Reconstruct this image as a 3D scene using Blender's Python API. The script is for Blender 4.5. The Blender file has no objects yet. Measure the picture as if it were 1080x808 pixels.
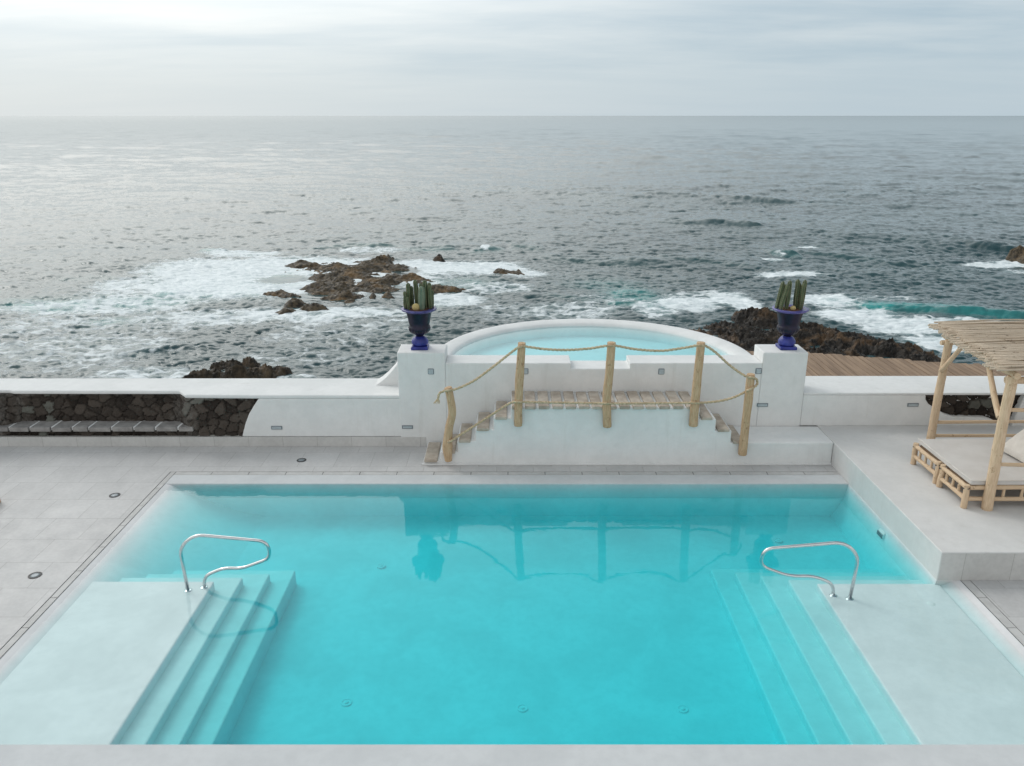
import bpy, math, random
import numpy as np
from mathutils import Vector, Matrix

C = bpy.context.scene
COL = C.collection
R = math.radians
PI = math.pi

# ------------------------------------------------------------------ camera
F = 850.0                                  # focal length in photo pixels (1080 x 808)
PITCH = math.atan(282.0 / F)               # horizon at y = 122
CH = 5.5                                   # eye height above the pool water
SEA = -5.5                                 # sea level
cam_d = bpy.data.cameras.new('camera')
cam = bpy.data.objects.new('camera', cam_d)
COL.objects.link(cam)
cam.location = (0, 0, CH)
cam.rotation_euler = (PI / 2 - PITCH, 0, 0)
cam_d.sensor_fit = 'HORIZONTAL'
cam_d.sensor_width = 36
cam_d.lens = F / 1080 * 36
cam_d.clip_start = 0.1
cam_d.clip_end = 100000
C.camera = cam

# ------------------------------------------------------------------ sky and sun
SUN_EL, SUN_AZ = 42.0, -48.0               # azimuth from +Y towards +X
sd = Vector((math.sin(R(SUN_AZ)) * math.cos(R(SUN_EL)), math.cos(R(SUN_AZ)) * math.cos(R(SUN_EL)), math.sin(R(SUN_EL))))
SUN_STRENGTH = 0.5
EXPOSURE = 0.0
SKY_STRENGTH = 0.1

W = bpy.data.worlds.new('World')
C.world = W
W.use_nodes = True


class NT:
    """short-hand for building node trees"""
    def __init__(s, tree):
        s.t = tree
        s.t.nodes.clear()

    def n(s, kind, **kw):
        nd = s.t.nodes.new(kind)
        for k, v in kw.items():
            if k.startswith('i_'):
                nd.inputs[k[2:].replace('_', ' ')].default_value = v
            else:
                setattr(nd, k, v)
        return nd

    def l(s, a, b):
        s.t.links.new(a, b)

    def val(s, sock, v):
        if isinstance(v, bpy.types.NodeSocket):
            s.l(v, sock)
        else:
            sock.default_value = v

    def m(s, op, a, b=0.0, c=None, clamp=False):
        nd = s.t.nodes.new('ShaderNodeMath')
        nd.operation = op
        nd.use_clamp = clamp
        s.val(nd.inputs[0], a)
        s.val(nd.inputs[1], b)
        if c is not None:
            s.val(nd.inputs[2], c)
        return nd.outputs[0]

    def v(s, op, a, b=(0, 0, 0)):
        nd = s.t.nodes.new('ShaderNodeVectorMath')
        nd.operation = op
        s.val(nd.inputs[0], a)
        s.val(nd.inputs[1], b)
        return nd.outputs['Value'] if op in ('DOT_PRODUCT', 'LENGTH') else nd.outputs[0]

    def rng(s, x, a, b, c=0.0, d=1.0, smooth=True):
        nd = s.t.nodes.new('ShaderNodeMapRange')
        nd.interpolation_type = 'SMOOTHSTEP' if smooth else 'LINEAR'
        nd.clamp = True
        s.val(nd.inputs[0], x)
        for i, q in enumerate((a, b, c, d)):
            s.val(nd.inputs[i + 1], q)
        return nd.outputs[0]

    def mix(s, f, a, b, kind='RGBA', blend='MIX'):
        nd = s.t.nodes.new('ShaderNodeMix')
        nd.data_type = kind
        if kind == 'RGBA':
            nd.blend_type = blend
            A, B, O = nd.inputs[6], nd.inputs[7], nd.outputs[2]
        else:
            A, B, O = nd.inputs[2], nd.inputs[3], nd.outputs[0]
        s.val(nd.inputs[0], f)
        for so, q in ((A, a), (B, b)):
            if isinstance(q, tuple) and len(q) == 3:
                q = (*q, 1)
            s.val(so, q)
        return O

    def noise(s, vec, scale, detail=4, rough=0.55, dist=0.0):
        nd = s.t.nodes.new('ShaderNodeTexNoise')
        s.l(vec, nd.inputs['Vector'])
        nd.inputs['Scale'].default_value = scale
        nd.inputs['Detail'].default_value = detail
        nd.inputs['Roughness'].default_value = rough
        nd.inputs['Distortion'].default_value = dist
        return nd.outputs[0]

    def scale(s, vec, k):
        return s.v('MULTIPLY', vec, k)


w = NT(W.node_tree)
tc = w.n('ShaderNodeTexCoord')
dirn = w.v('NORMALIZE', tc.outputs['Generated'])
sep = w.n('ShaderNodeSeparateXYZ')
w.l(dirn, sep.inputs[0])
dx, dy, dz = sep.outputs
up = w.m('MAXIMUM', dz, 0.0)
inv = w.m('DIVIDE', 1.0, w.m('ADD', up, 0.09))
cmb = w.n('ShaderNodeCombineXYZ')
w.l(w.m('MULTIPLY', dx, inv), cmb.inputs[0])
w.l(w.m('MULTIPLY', dy, inv), cmb.inputs[1])
cl1 = w.noise(w.scale(cmb.outputs[0], (0.55, 1.0, 1)), 0.8, 6, 0.55, 0.4)
cl2 = w.noise(w.v('ADD', w.scale(cmb.outputs[0], (0.5, 1.0, 1)), (13.1, 4.2, 0)), 2.0, 5, 0.6, 0.2)
gaz, gel = R(-41), R(30)                                      # the sun behind the cloud: a wide bright patch
gdir = (math.sin(gaz) * math.cos(gel), math.cos(gaz) * math.cos(gel), math.sin(gel))
glow = w.m('POWER', w.rng(w.v('DOT_PRODUCT', dirn, gdir), 0.46, 1.0, smooth=False), 1.6)
glow = w.m('MULTIPLY', glow, w.rng(dz, 0.0, 0.41, 0.0, 1.0))
streak = w.m('ADD', w.m('MULTIPLY', w.m('SUBTRACT', cl1, 0.5), 1.0), w.m('MULTIPLY', w.m('SUBTRACT', cl2, 0.5), 0.45))
streak = w.m('MULTIPLY', streak, w.rng(dz, 0.015, 0.10, 0.12, 1.0))
side = w.rng(w.m('MULTIPLY', dx, -1.0), -0.55, 0.55)
bright = w.m('ADD', w.m('MULTIPLY_ADD', side, 0.42, 0.20), streak)
bright = w.m('ADD', bright, w.rng(dz, 0.07, 0.24, 0.0, 0.38), clamp=True)   # the deck is thinner above the horizon bank
cloud = w.mix(bright, (4.15, 5.4, 6.3), (9.1, 9.3, 9.1))
over = w.rng(dz, 0.25, 0.8)
cloud = w.mix(over, cloud, (1.1, 2.0, 2.7))
back = w.rng(dy, -0.7, 0.1, 1.0, 0.0)                        # light cloud inland, behind the camera
cloud = w.mix(back, cloud, (8.6, 8.7, 8.6))
gcol = w.mix(1.0, (22.5, 22.0, 20.8), glow, blend='MULTIPLY')
cloud = w.mix(1.0, cloud, gcol, blend='ADD')
sky = w.n('ShaderNodeTexSky', sky_type='NISHITA', sun_disc=False, sun_elevation=R(SUN_EL), sun_rotation=R(SUN_AZ % 360))
both = w.mix(0.93, sky.outputs[0], cloud)
bg = w.n('ShaderNodeBackground')
bg.inputs[1].default_value = SKY_STRENGTH
w.l(both, bg.inputs[0])
wo = w.n('ShaderNodeOutputWorld')
w.l(bg.outputs[0], wo.inputs[0])

sun_d = bpy.data.lights.new('sun', 'SUN')
sun_d.energy = SUN_STRENGTH
sun_d.angle = R(16)
sun_d.color = (1.0, 0.97, 0.93)
sun = bpy.data.objects.new('sun', sun_d)
COL.objects.link(sun)
sun.rotation_euler = sd.to_track_quat('Z', 'Y').to_euler()

C.view_settings.view_transform = 'Standard'
C.view_settings.look = 'None'
C.view_settings.exposure = EXPOSURE
C.view_settings.gamma = 1
C.render.engine = 'CYCLES'
C.cycles.use_denoising = True
C.cycles.max_bounces = 10
C.cycles.diffuse_bounces = 5
C.cycles.glossy_bounces = 4
C.cycles.transparent_max_bounces = 16
C.cycles.volume_bounces = 0

rnd = random.Random(7)


# ------------------------------------------------------------------ photo measurement -> place
def ray(px, py):
    a = PITCH + math.atan((py - 404) / F)
    return a, (px - 540) / F


def on_z(px, py, z):
    """the point of the horizontal plane z that the photograph shows at (px, py)"""
    a, u = ray(px, py)
    Y = (CH - z) / math.tan(a)
    return Vector((u * (Y * math.cos(PITCH) + (CH - z) * math.sin(PITCH)), Y, z))


def on_y(px, py, Y):
    a, u = ray(px, py)
    d = Y * math.tan(a)
    return Vector((u * (Y * math.cos(PITCH) + d * math.sin(PITCH)), Y, CH - d))


# ------------------------------------------------------------------ materials
def principled(name):
    m = bpy.data.materials.new(name)
    m.use_nodes = True
    t = NT(m.node_tree)
    b = t.n('ShaderNodeBsdfPrincipled')
    o = t.n('ShaderNodeOutputMaterial')
    t.l(b.outputs[0], o.inputs[0])
    geo = t.n('ShaderNodeNewGeometry')
    return m, t, b, geo.outputs['Position'], o


def mottled(name, c1, c2, scale=6, rough=0.7, bump=0.1, stretch=(1, 1, 1), fine=40, dist=0.01, lo=0.35, hi=0.65, coord=None, detail=6, spec=0.3, metallic=0):
    m, t, b, pos, o = principled(name)
    if coord:
        pos = t.n('ShaderNodeTexCoord').outputs[coord]
    p = t.scale(pos, stretch)
    f = t.rng(t.noise(p, scale, detail, 0.6), lo, hi)
    t.l(t.mix(f, c1, c2), b.inputs['Base Color'])
    b.inputs['Roughness'].default_value = rough
    b.inputs['Specular IOR Level'].default_value = spec
    b.inputs['Metallic'].default_value = metallic
    if bump:
        bn = t.n('ShaderNodeBump')
        bn.inputs['Strength'].default_value = bump
        bn.inputs['Distance'].default_value = dist
        t.l(t.noise(p, fine, 4, 0.6), bn.inputs['Height'])
        t.l(bn.outputs[0], b.inputs['Normal'])
    return m


def plaster_mat(name, c, c2, bump=0.25, streak=True):
    m, t, b, pos, o = principled(name)
    f = t.rng(t.noise(pos, 1.3, 6, 0.6, 0.3), 0.35, 0.7)
    col = t.mix(f, c, c2)
    f2 = t.rng(t.noise(pos, 9, 5, 0.65), 0.35, 0.75, 0.0, 0.35)
    col = t.mix(f2, col, tuple(x * 0.9 for x in c2))
    if streak:       # faint weather stains
        f3 = t.rng(t.noise(t.scale(pos, (5, 5, 0.5)), 1.2, 5, 0.7), 0.54, 0.80, 0.0, 0.40)
        col = t.mix(f3, col, (c2[0] * 0.80, c2[1] * 0.78, c2[2] * 0.74))
    t.l(col, b.inputs['Base Color'])
    b.inputs['Roughness'].default_value = 0.75
    b.inputs['Specular IOR Level'].default_value = 0.25
    bn = t.n('ShaderNodeBump')
    bn.inputs['Strength'].default_value = bump
    bn.inputs['Distance'].default_value = 0.012
    t.l(t.m('ADD', t.noise(pos, 3.5, 6, 0.6), t.m('MULTIPLY', t.noise(pos, 45, 3, 0.6), 0.15)), bn.inputs['Height'])
    t.l(bn.outputs[0], b.inputs['Normal'])
    return m


def tile_mat(name, axes, c, c2, size=0.6, shift=(0, 0)):
    """square porcelain tiles with hairline joints; axes says which world axes run along the face"""
    m, t, b, pos, o = principled(name)
    s = t.n('ShaderNodeSeparateXYZ')
    t.l(pos, s.inputs[0])
    cb = t.n('ShaderNodeCombineXYZ')
    t.l(t.m('ADD', s.outputs[axes[0]], shift[0]), cb.inputs[0])
    t.l(t.m('ADD', s.outputs[axes[1]], shift[1]), cb.inputs[1])
    br = t.n('ShaderNodeTexBrick')
    br.offset = 0.5
    br.offset_frequency = 2
    t.l(cb.outputs[0], br.inputs['Vector'])
    br.inputs['Scale'].default_value = 1.0
    br.inputs['Brick Width'].default_value = size
    br.inputs['Row Height'].default_value = size
    br.inputs['Mortar Size'].default_value = 0.0022
    br.inputs['Mortar Smooth'].default_value = 0.0
    br.inputs['Bias'].default_value = 0.0
    br.inputs['Color1'].default_value = (*c, 1)
    br.inputs['Color2'].default_value = (*c2, 1)
    br.inputs['Mortar'].default_value = (c[0] * 0.54, c[1] * 0.53, c[2] * 0.51, 1)
    f = t.rng(t.noise(t.scale(pos, (1.0, 0.45, 1)), 2.2, 7, 0.65, 0.6), 0.30, 0.72, 0.92, 1.03)
    f2 = t.rng(t.noise(pos, 18, 4, 0.6), 0.3, 0.7, 0.95, 1.03)
    col = t.mix(1.0, br.outputs[0], t.m('MULTIPLY', f, f2), blend='MULTIPLY')
    t.l(col, b.inputs['Base Color'])
    t.l(t.rng(t.noise(pos, 4, 4), 0.3, 0.7, 0.45, 0.65), b.inputs['Roughness'])
    b.inputs['Specular IOR Level'].default_value = 0.35
    bn = t.n('ShaderNodeBump')
    bn.inputs['Strength'].default_value = 0.3
    bn.inputs['Distance'].default_value = 0.004
    t.l(t.m('SUBTRACT', t.m('MULTIPLY', t.noise(pos, 30, 4), 0.2), br.outputs['Fac']), bn.inputs['Height'])
    t.l(bn.outputs[0], b.inputs['Normal'])
    return m


def wood_mat(name, c1, c2, c3, along=1.2, knots=(.57, .69)):
    """peeled pole timber: long grain along the object's own z, knots and patches"""
    m, t, b, pos, o = principled(name)
    co = t.n('ShaderNodeUVMap').outputs[0]
    g = t.noise(t.scale(co, (5.0, along, 1)), 5, 6, 0.6, 0.4)
    col = t.mix(t.rng(g, 0.3, 0.7), c1, c2)
    k = t.rng(t.noise(pos, 11, 5, 0.7), *knots)
    col = t.mix(k, col, c3)
    t.l(col, b.inputs['Base Color'])
    b.inputs['Roughness'].default_value = 0.68
    b.inputs['Specular IOR Level'].default_value = 0.25
    bn = t.n('ShaderNodeBump')
    bn.inputs['Strength'].default_value = 0.4
    bn.inputs['Distance'].default_value = 0.006
    t.l(g, bn.inputs['Height'])
    t.l(bn.outputs[0], b.inputs['Normal'])
    return m


def stone_mat(name, bright=1.0):
    """rubble: the tone of each stone comes from its own vertex attribute"""
    m, t, b, pos, o = principled(name)
    a = t.n('ShaderNodeAttribute', attribute_name='tone')
    j = t.n('ShaderNodeAttribute', attribute_name='joint')
    n1 = t.noise(pos, 9, 7, 0.7)
    n2 = t.noise(pos, 45, 5, 0.7)
    k = bright
    jn = t.m('MULTIPLY', j.outputs['Fac'], t.rng(t.noise(pos, 5, 5, .6), .35, .65, .15, 1.0))
    col = t.mix(t.rng(a.outputs['Fac'], 0.0, 0.75, smooth=False), (0.032 * k, 0.025 * k, 0.021 * k), (0.125 * k, 0.104 * k, 0.088 * k))
    col = t.mix(t.rng(a.outputs['Fac'], 0.90, 1.0), col, (0.25 * k, 0.265 * k, 0.235 * k))
    col = t.mix(t.rng(n1, 0.52, 0.72, 0, 0.6), col, (0.075 * k, 0.05 * k, 0.034 * k))
    col = t.mix(t.rng(n2, 0.5, 0.75, 0, 0.5), col, (0.20 * k, 0.185 * k, 0.165 * k))
    col = t.mix(jn, col, (0.048 * k, 0.042 * k, 0.037 * k))
    li = t.n('ShaderNodeAttribute', attribute_name='lime').outputs['Fac']
    col = t.mix(t.m('MULTIPLY', li, t.rng(t.noise(pos, 22, 5, .7), .3, .65, .1, .9)), col, (0.30 * k, 0.28 * k, 0.255 * k))
    t.l(col, b.inputs['Base Color'])
    b.inputs['Roughness'].default_value = 0.9
    b.inputs['Specular IOR Level'].default_value = 0.2
    bn = t.n('ShaderNodeBump')
    bn.inputs['Strength'].default_value = 0.7
    bn.inputs['Distance'].default_value = 0.015
    t.l(t.noise(pos, 38, 6, 0.7), bn.inputs['Height'])
    t.l(bn.outputs[0], b.inputs['Normal'])
    return m


def rock_mat(name, dark, mid, light):
    m, t, b, pos, o = principled(name)
    n1 = t.noise(pos, 0.9, 8, 0.65, 0.5)
    n2 = t.noise(pos, 4.5, 8, 0.7)
    n3 = t.noise(pos, 0.35, 4, 0.5)
    col = t.mix(t.rng(n2, 0.36, 0.66), dark, mid)
    col = t.mix(t.m('MULTIPLY', t.rng(n1, 0.47, 0.66), t.rng(n3, 0.38, 0.58)), col, light)
    wet = t.n('ShaderNodeSeparateXYZ')
    t.l(pos, wet.inputs[0])
    t.l(col, b.inputs['Base Color'])
    t.l(t.rng(wet.outputs[2], SEA + 0.2, SEA + 0.8, 0.45, 0.88), b.inputs['Roughness'])
    b.inputs['Specular IOR Level'].default_value = 0.35
    bn = t.n('ShaderNodeBump')
    bn.inputs['Strength'].default_value = 0.9
    bn.inputs['Distance'].default_value = 0.16
    t.l(t.m('ADD', n2, t.m('MULTIPLY', t.noise(pos, 14, 6, 0.75), 0.5)), bn.inputs['Height'])
    t.l(bn.outputs[0], b.inputs['Normal'])
    return m


M = {}
M['plaster'] = plaster_mat('white_plaster', (0.77, 0.775, 0.77), (0.70, 0.71, 0.705))
M['pool_finish'] = plaster_mat('pool_finish', (0.75, 0.745, 0.75), (0.67, 0.67, 0.675), 0.15, False)
M['coping'] = plaster_mat('white_microcement', (0.615, 0.628, 0.635), (0.55, 0.564, 0.572), 0.12, False)
M['tile'] = tile_mat('porcelain_floor', (0, 1), (0.525, 0.518, 0.513), (0.56, 0.552, 0.547), shift=(0.25, -0.19))
M['tile_up'] = tile_mat('porcelain_skirting', (0, 2), (0.54, 0.535, 0.52), (0.57, 0.565, 0.55), shift=(0.1, 0.2))
M['platform'] = plaster_mat('platform_microcement', (0.66, 0.655, 0.645), (0.60, 0.597, 0.588), 0.12, True)
M['slot'] = mottled('drain_shadow_gap', (0.035, 0.035, 0.035), (0.06, 0.06, 0.058), rough=0.9)
M['slab'] = mottled('drain_cover_stone', (0.47, 0.465, 0.455), (0.55, 0.545, 0.535), 5, 0.6, 0.1)
M['wood'] = wood_mat('peeled_chestnut', (0.43, 0.285, 0.165), (0.60, 0.43, 0.275), (0.25, 0.145, 0.075))
M['wood_pale'] = wood_mat('peeled_eucalyptus', (0.53, 0.385, 0.25), (0.69, 0.53, 0.37), (0.36, 0.235, 0.14))
M['wood_dark'] = wood_mat('weathered_deck', (0.20, 0.135, 0.09), (0.33, 0.23, 0.155), (0.14, 0.095, 0.065), .12, (.66, .85))
M['stick'] = wood_mat('dry_branch', (0.38, 0.30, 0.225), (0.70, 0.60, 0.475), (0.22, 0.165, 0.115))
M['rope'] = mottled('manila_rope', (0.42, 0.32, 0.20), (0.62, 0.50, 0.34), 30, 0.85, 0.4, fine=120)
M['steel'] = mottled('polished_steel', (0.62, 0.63, 0.64), (0.70, 0.71, 0.72), 8, 0.10, 0.0, metallic=1.0, spec=0.5)
M['navy'] = mottled('navy_glaze', (0.006, 0.006, 0.016), (0.016, 0.013, 0.036), 10, 0.34, 0.3, fine=14, spec=0.32)
M['blue'] = mottled('cobalt_glaze', (0.016, 0.024, 0.17), (0.038, 0.050, 0.27), 7, 0.33, 0.25, fine=14, spec=0.4)
M['violet'] = mottled('violet_glaze', (0.055, 0.052, 0.22), (0.12, 0.105, 0.32), 12, 0.28, 0.1, fine=14, spec=0.5)
M['indigo'] = mottled('indigo_glaze', (0.040, 0.038, 0.16), (0.085, 0.078, 0.25), 12, 0.28, 0.1, fine=14, spec=0.5)
M['soil'] = mottled('potting_grit', (0.06, 0.03, 0.018), (0.17, 0.085, 0.045), 40, 0.95, 0.8, fine=60, dist=0.02)
def cactus_mat(name, c1, c2, spine):
    m, t, b, pos, o = principled(name)
    uv = t.n('ShaderNodeSeparateXYZ')
    t.l(t.n('ShaderNodeUVMap').outputs[0], uv.inputs[0])
    rib = t.m('COSINE', t.m('MULTIPLY', uv.outputs[0], 2 * PI * 5))
    are = t.m('SINE', t.m('MULTIPLY', uv.outputs[1], 2 * PI / .035))
    col = t.mix(t.rng(t.noise(pos, 14, 5, .65), .35, .65), c1, c2)
    col = t.mix(t.rng(t.noise(pos, 9, 4, .7), .58, .70, 0, .7), col, (0.16, 0.135, 0.07))     # corky scars
    sp = t.m('MULTIPLY', t.rng(rib, .55, .95), t.rng(are, -.6, .5, .35, 1.0))
    t.l(t.mix(sp, col, spine), b.inputs['Base Color'])
    b.inputs['Roughness'].default_value = .65
    return m


M['cactus'] = cactus_mat('cactus_skin', (0.040, 0.065, 0.028), (0.085, 0.115, 0.050), (0.22, 0.20, 0.12))
M['cactus_blue'] = cactus_mat('waxy_cactus_skin', (0.09, 0.14, 0.095), (0.14, 0.195, 0.135), (0.26, 0.26, 0.18))
M['spine'] = mottled('golden_spines', (0.42, 0.33, 0.13), (0.55, 0.45, 0.22), 50, 0.8, 0.5, fine=90)
M['tread'] = mottled('tread_stone', (0.36, 0.305, 0.25), (0.52, 0.46, 0.39), 4.5, 0.85, 0.5, fine=25)
M['bench'] = mottled('basalt_slab', (0.22, 0.21, 0.205), (0.34, 0.328, 0.315), 5, 0.85, 0.4, fine=30)
M['mortar'] = mottled('pale_mortar', (0.42, 0.40, 0.37), (0.56, 0.54, 0.50), 14, 0.9, 0.4)
M['stone'] = stone_mat('rubble_stone', .62)
M['stone_dark'] = stone_mat('dark_lava_rubble', 0.55)
M['rock_brown'] = rock_mat('weedy_lava', (0.024, 0.019, 0.014), (0.150, 0.115, 0.070), (0.24, 0.15, 0.068))
M['rock_black'] = rock_mat('black_lava', (0.011, 0.010, 0.009), (0.052, 0.042, 0.033), (0.16, 0.10, 0.055))
M['rock_shore'] = rock_mat('dark_brown_lava', (0.016, 0.013, 0.010), (0.085, 0.064, 0.042), (0.19, 0.13, 0.075))
M['canvas'] = mottled('beige_canvas', (0.55, 0.525, 0.50), (0.60, 0.578, 0.555), 3, 0.9, 0.3, fine=160, dist=0.003)
M['linen'] = mottled('natural_linen', (0.58, 0.545, 0.50), (0.66, 0.625, 0.58), 4, 0.95, 0.4, fine=170, dist=0.003)
M['lamp_frame'] = mottled('grey_metal', (0.20, 0.23, 0.25), (0.27, 0.30, 0.32), 9, 0.4, 0.05, metallic=0.4)
M['lamp_glass'] = mottled('frosted_lens', (0.38, 0.44, 0.47), (0.46, 0.52, 0.55), 20, 0.3, 0.05)
M['black'] = mottled('black_metal', (0.03, 0.03, 0.03), (0.06, 0.06, 0.06), 20, 0.5, 0.1)
M['fitting'] = mottled('white_abs_plastic', (0.66, 0.68, 0.68), (0.72, 0.74, 0.74), 10, 0.4, 0.0)


# ------------------------------------------------------------------ mesh helpers
class MB:
    """collects shapes and links them as ONE mesh object"""
    def __init__(s):
        s.v, s.f, s.uv = [], [], []

    def quad_uv(s, n):
        s.uv += [(0, 0)] * n

    def box(s, x0, x1, y0, y1, z0, z1):
        return s.prism([(x0, y0), (x1, y0), (x1, y1), (x0, y1)], z0, z1)

    def prism(s, poly, z0, z1, axis='z'):
        n = len(poly)
        b = len(s.v)
        for z in (z0, z1):
            for p in poly:
                if axis == 'z':
                    s.v.append((p[0], p[1], z))
                else:                                  # polygon in x,z extruded along y
                    s.v.append((p[0], z, p[1]))
        fs = [tuple(range(n))[::-1], tuple(range(n, 2 * n))] + [(i, (i + 1) % n, n + (i + 1) % n, n + i) for i in range(n)]
        if axis != 'z':
            fs = [f[::-1] for f in fs]
        s.f += [tuple(b + i for i in f) for f in fs]
        s.uv += [(0, 0)] * (2 * n)
        return s

    def tube(s, pts, rad, n=10, lobes=None, cap=True, wob=0.0, seed=0, shift=None):
        """tapered tube through pts; rad a number, list or function of 0..1"""
        rr = random.Random(seed)
        pts = [Vector(p) for p in pts]
        m = len(pts)
        L = [0.0]
        for i in range(1, m):
            L.append(L[-1] + (pts[i] - pts[i - 1]).length)
        tg = [(pts[min(i + 1, m - 1)] - pts[max(i - 1, 0)]).normalized() for i in range(m)]
        ref = Vector((0, 0, 1)) if abs(tg[0].z) < 0.9 else Vector((1, 0, 0))
        u = tg[0].cross(ref).normalized()
        b = len(s.v)
        ph = [rr.uniform(0, 6.28) for _ in range(4)]
        for i in range(m):
            u = (u - tg[i] * u.dot(tg[i])).normalized()
            vv = tg[i].cross(u)
            tt = L[i] / max(L[-1], 1e-6)
            r = rad(tt) if callable(rad) else (rad[i] if isinstance(rad, (list, tuple)) else rad)
            for k in range(n):
                a = 2 * PI * k / n
                q = r * (lobes(a, L[i]) if lobes else 1.0)
                if wob:
                    q *= 1 + wob * (math.sin(2 * a + ph[0] + 7 * L[i]) + 0.7 * math.sin(3 * a + ph[1] - 11 * L[i]) + 0.8 * math.sin(ph[2] + 17 * L[i]))
                s.v.append(tuple(pts[i] + u * (q * math.cos(a)) + vv * (q * math.sin(a))))
                s.uv.append((k / n + (ph[3] if shift is None else shift), L[i]))
        for i in range(m - 1):
            for k in range(n):
                k2 = (k + 1) % n
                s.f.append((b + i * n + k, b + i * n + k2, b + (i + 1) * n + k2, b + (i + 1) * n + k))
        if cap:
            s.f.append(tuple(b + k for k in range(n))[::-1])
            s.f.append(tuple(b + (m - 1) * n + k for k in range(n)))
        return s

    def lathe(s, prof, c, n=48, mod=None, sq=False):
        b = len(s.v)
        for (r, z) in prof:
            for k in range(n):
                a = 2 * PI * k / n
                q = r * (mod(a, z) if mod else 1)
                s.v.append((c[0] + q * math.cos(a), c[1] + q * math.sin(a), c[2] + z))
                s.uv.append((k / n, z))
        for i in range(len(prof) - 1):
            for k in range(n):
                k2 = (k + 1) % n
                s.f.append((b + i * n + k, b + i * n + k2, b + (i + 1) * n + k2, b + (i + 1) * n + k))
        s.f.append(tuple(b + k for k in range(n))[::-1])
        s.f.append(tuple(b + (len(prof) - 1) * n + k for k in range(n)))
        return s

    def build(s, name, mat, parent=None, bevel=0, smooth=False, seg=2):
        me = bpy.data.meshes.new(name)
        me.from_pydata(s.v, [], s.f)
        uvl = me.uv_layers.new(name='UVMap')
        idx = np.zeros(len(me.loops), dtype=np.int32)
        me.loops.foreach_get('vertex_index', idx)
        if len(s.uv) == len(s.v):
            uvl.data.foreach_set('uv', np.array(s.uv, dtype=np.float32)[idx].ravel())
        me.materials.append(M[mat] if isinstance(mat, str) else mat)
        if smooth:
            me.polygons.foreach_set('use_smooth', [len(p.vertices) <= 4 for p in me.polygons])
        o = bpy.data.objects.new(name, me)
        COL.objects.link(o)
        if parent:
            o.parent = parent
            o.matrix_parent_inverse = Matrix.Translation(-parent.location)
        if bevel:
            bv = o.modifiers.new('bevel', 'BEVEL')
            bv.width = bevel
            bv.segments = seg
            bv.limit_method = 'ANGLE'
            bv.angle_limit = R(40)
            bv.harden_normals = False
        return o


def tag(o, label=None, cat=None, group=None, kind=None):
    if label:
        o['label'] = label
    if cat:
        o['category'] = cat
    if group:
        o['group'] = group
    if kind:
        o['kind'] = kind
    return o


def thing(name, loc, label, cat, group=None):
    o = bpy.data.objects.new(name, None)
    o.empty_display_size = 0.2
    COL.objects.link(o)
    o.location = loc
    return tag(o, label, cat, group)


def mesh_np(name, V, faces, mat, parent=None, smooth=True, attrs=None):
    """a mesh from numpy arrays (quads)"""
    me = bpy.data.meshes.new(name)
    nv, nf = len(V), len(faces)
    me.vertices.add(nv)
    me.vertices.foreach_set('co', np.ascontiguousarray(V, dtype=np.float32).ravel())
    me.loops.add(nf * 4)
    me.loops.foreach_set('vertex_index', np.ascontiguousarray(faces, dtype=np.int32).ravel())
    me.polygons.add(nf)
    me.polygons.foreach_set('loop_start', np.arange(0, nf * 4, 4, dtype=np.int32))
    if smooth:
        me.polygons.foreach_set('use_smooth', np.ones(nf, dtype=bool))
    for k, a in (attrs or {}).items():
        at = me.attributes.new(k, 'FLOAT', 'POINT')
        at.data.foreach_set('value', np.ascontiguousarray(a, dtype=np.float32).ravel())
    me.update(calc_edges=True)
    me.validate()
    me.materials.append(M[mat] if isinstance(mat, str) else mat)
    o = bpy.data.objects.new(name, me)
    COL.objects.link(o)
    if parent:
        o.parent = parent
        o.matrix_parent_inverse = Matrix.Translation(-parent.location)
    return o


def grid_faces(nr, nc):
    i = np.arange(nr * nc).reshape(nr, nc)
    return np.stack([i[:-1, :-1], i[:-1, 1:], i[1:, 1:], i[1:, :-1]], -1).reshape(-1, 4)


def vnoise(x, y, seed=0):
    """smooth 2-D value noise in -1..1"""
    g = np.random.RandomState(seed).rand(256, 256).astype(np.float32) * 2 - 1
    xi, yi = np.floor(x).astype(int), np.floor(y).astype(int)
    fx, fy = x - xi, y - yi
    fx, fy = fx * fx * fx * (fx * (fx * 6 - 15) + 10), fy * fy * fy * (fy * (fy * 6 - 15) + 10)
    a, b = g[xi & 255, yi & 255], g[(xi + 1) & 255, yi & 255]
    c, d = g[xi & 255, (yi + 1) & 255], g[(xi + 1) & 255, (yi + 1) & 255]
    return (a * (1 - fx) + b * fx) * (1 - fy) + (c * (1 - fx) + d * fx) * fy


def fbm(x, y, seed=0, octs=5, gain=0.5, ridged=False):
    s, a, n = 0, 1.0, 0
    for o in range(octs):
        ca, sa = math.cos(o * 0.9), math.sin(o * 0.9)
        q = vnoise((x * ca - y * sa) * 2 ** o + o * 17.3, (x * sa + y * ca) * 2 ** o + o * 9.1, seed + o)
        if ridged:
            q = 1 - 2 * np.abs(q)
        s = s + a * q
        n += a
        a *= gain
    return s / n


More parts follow.
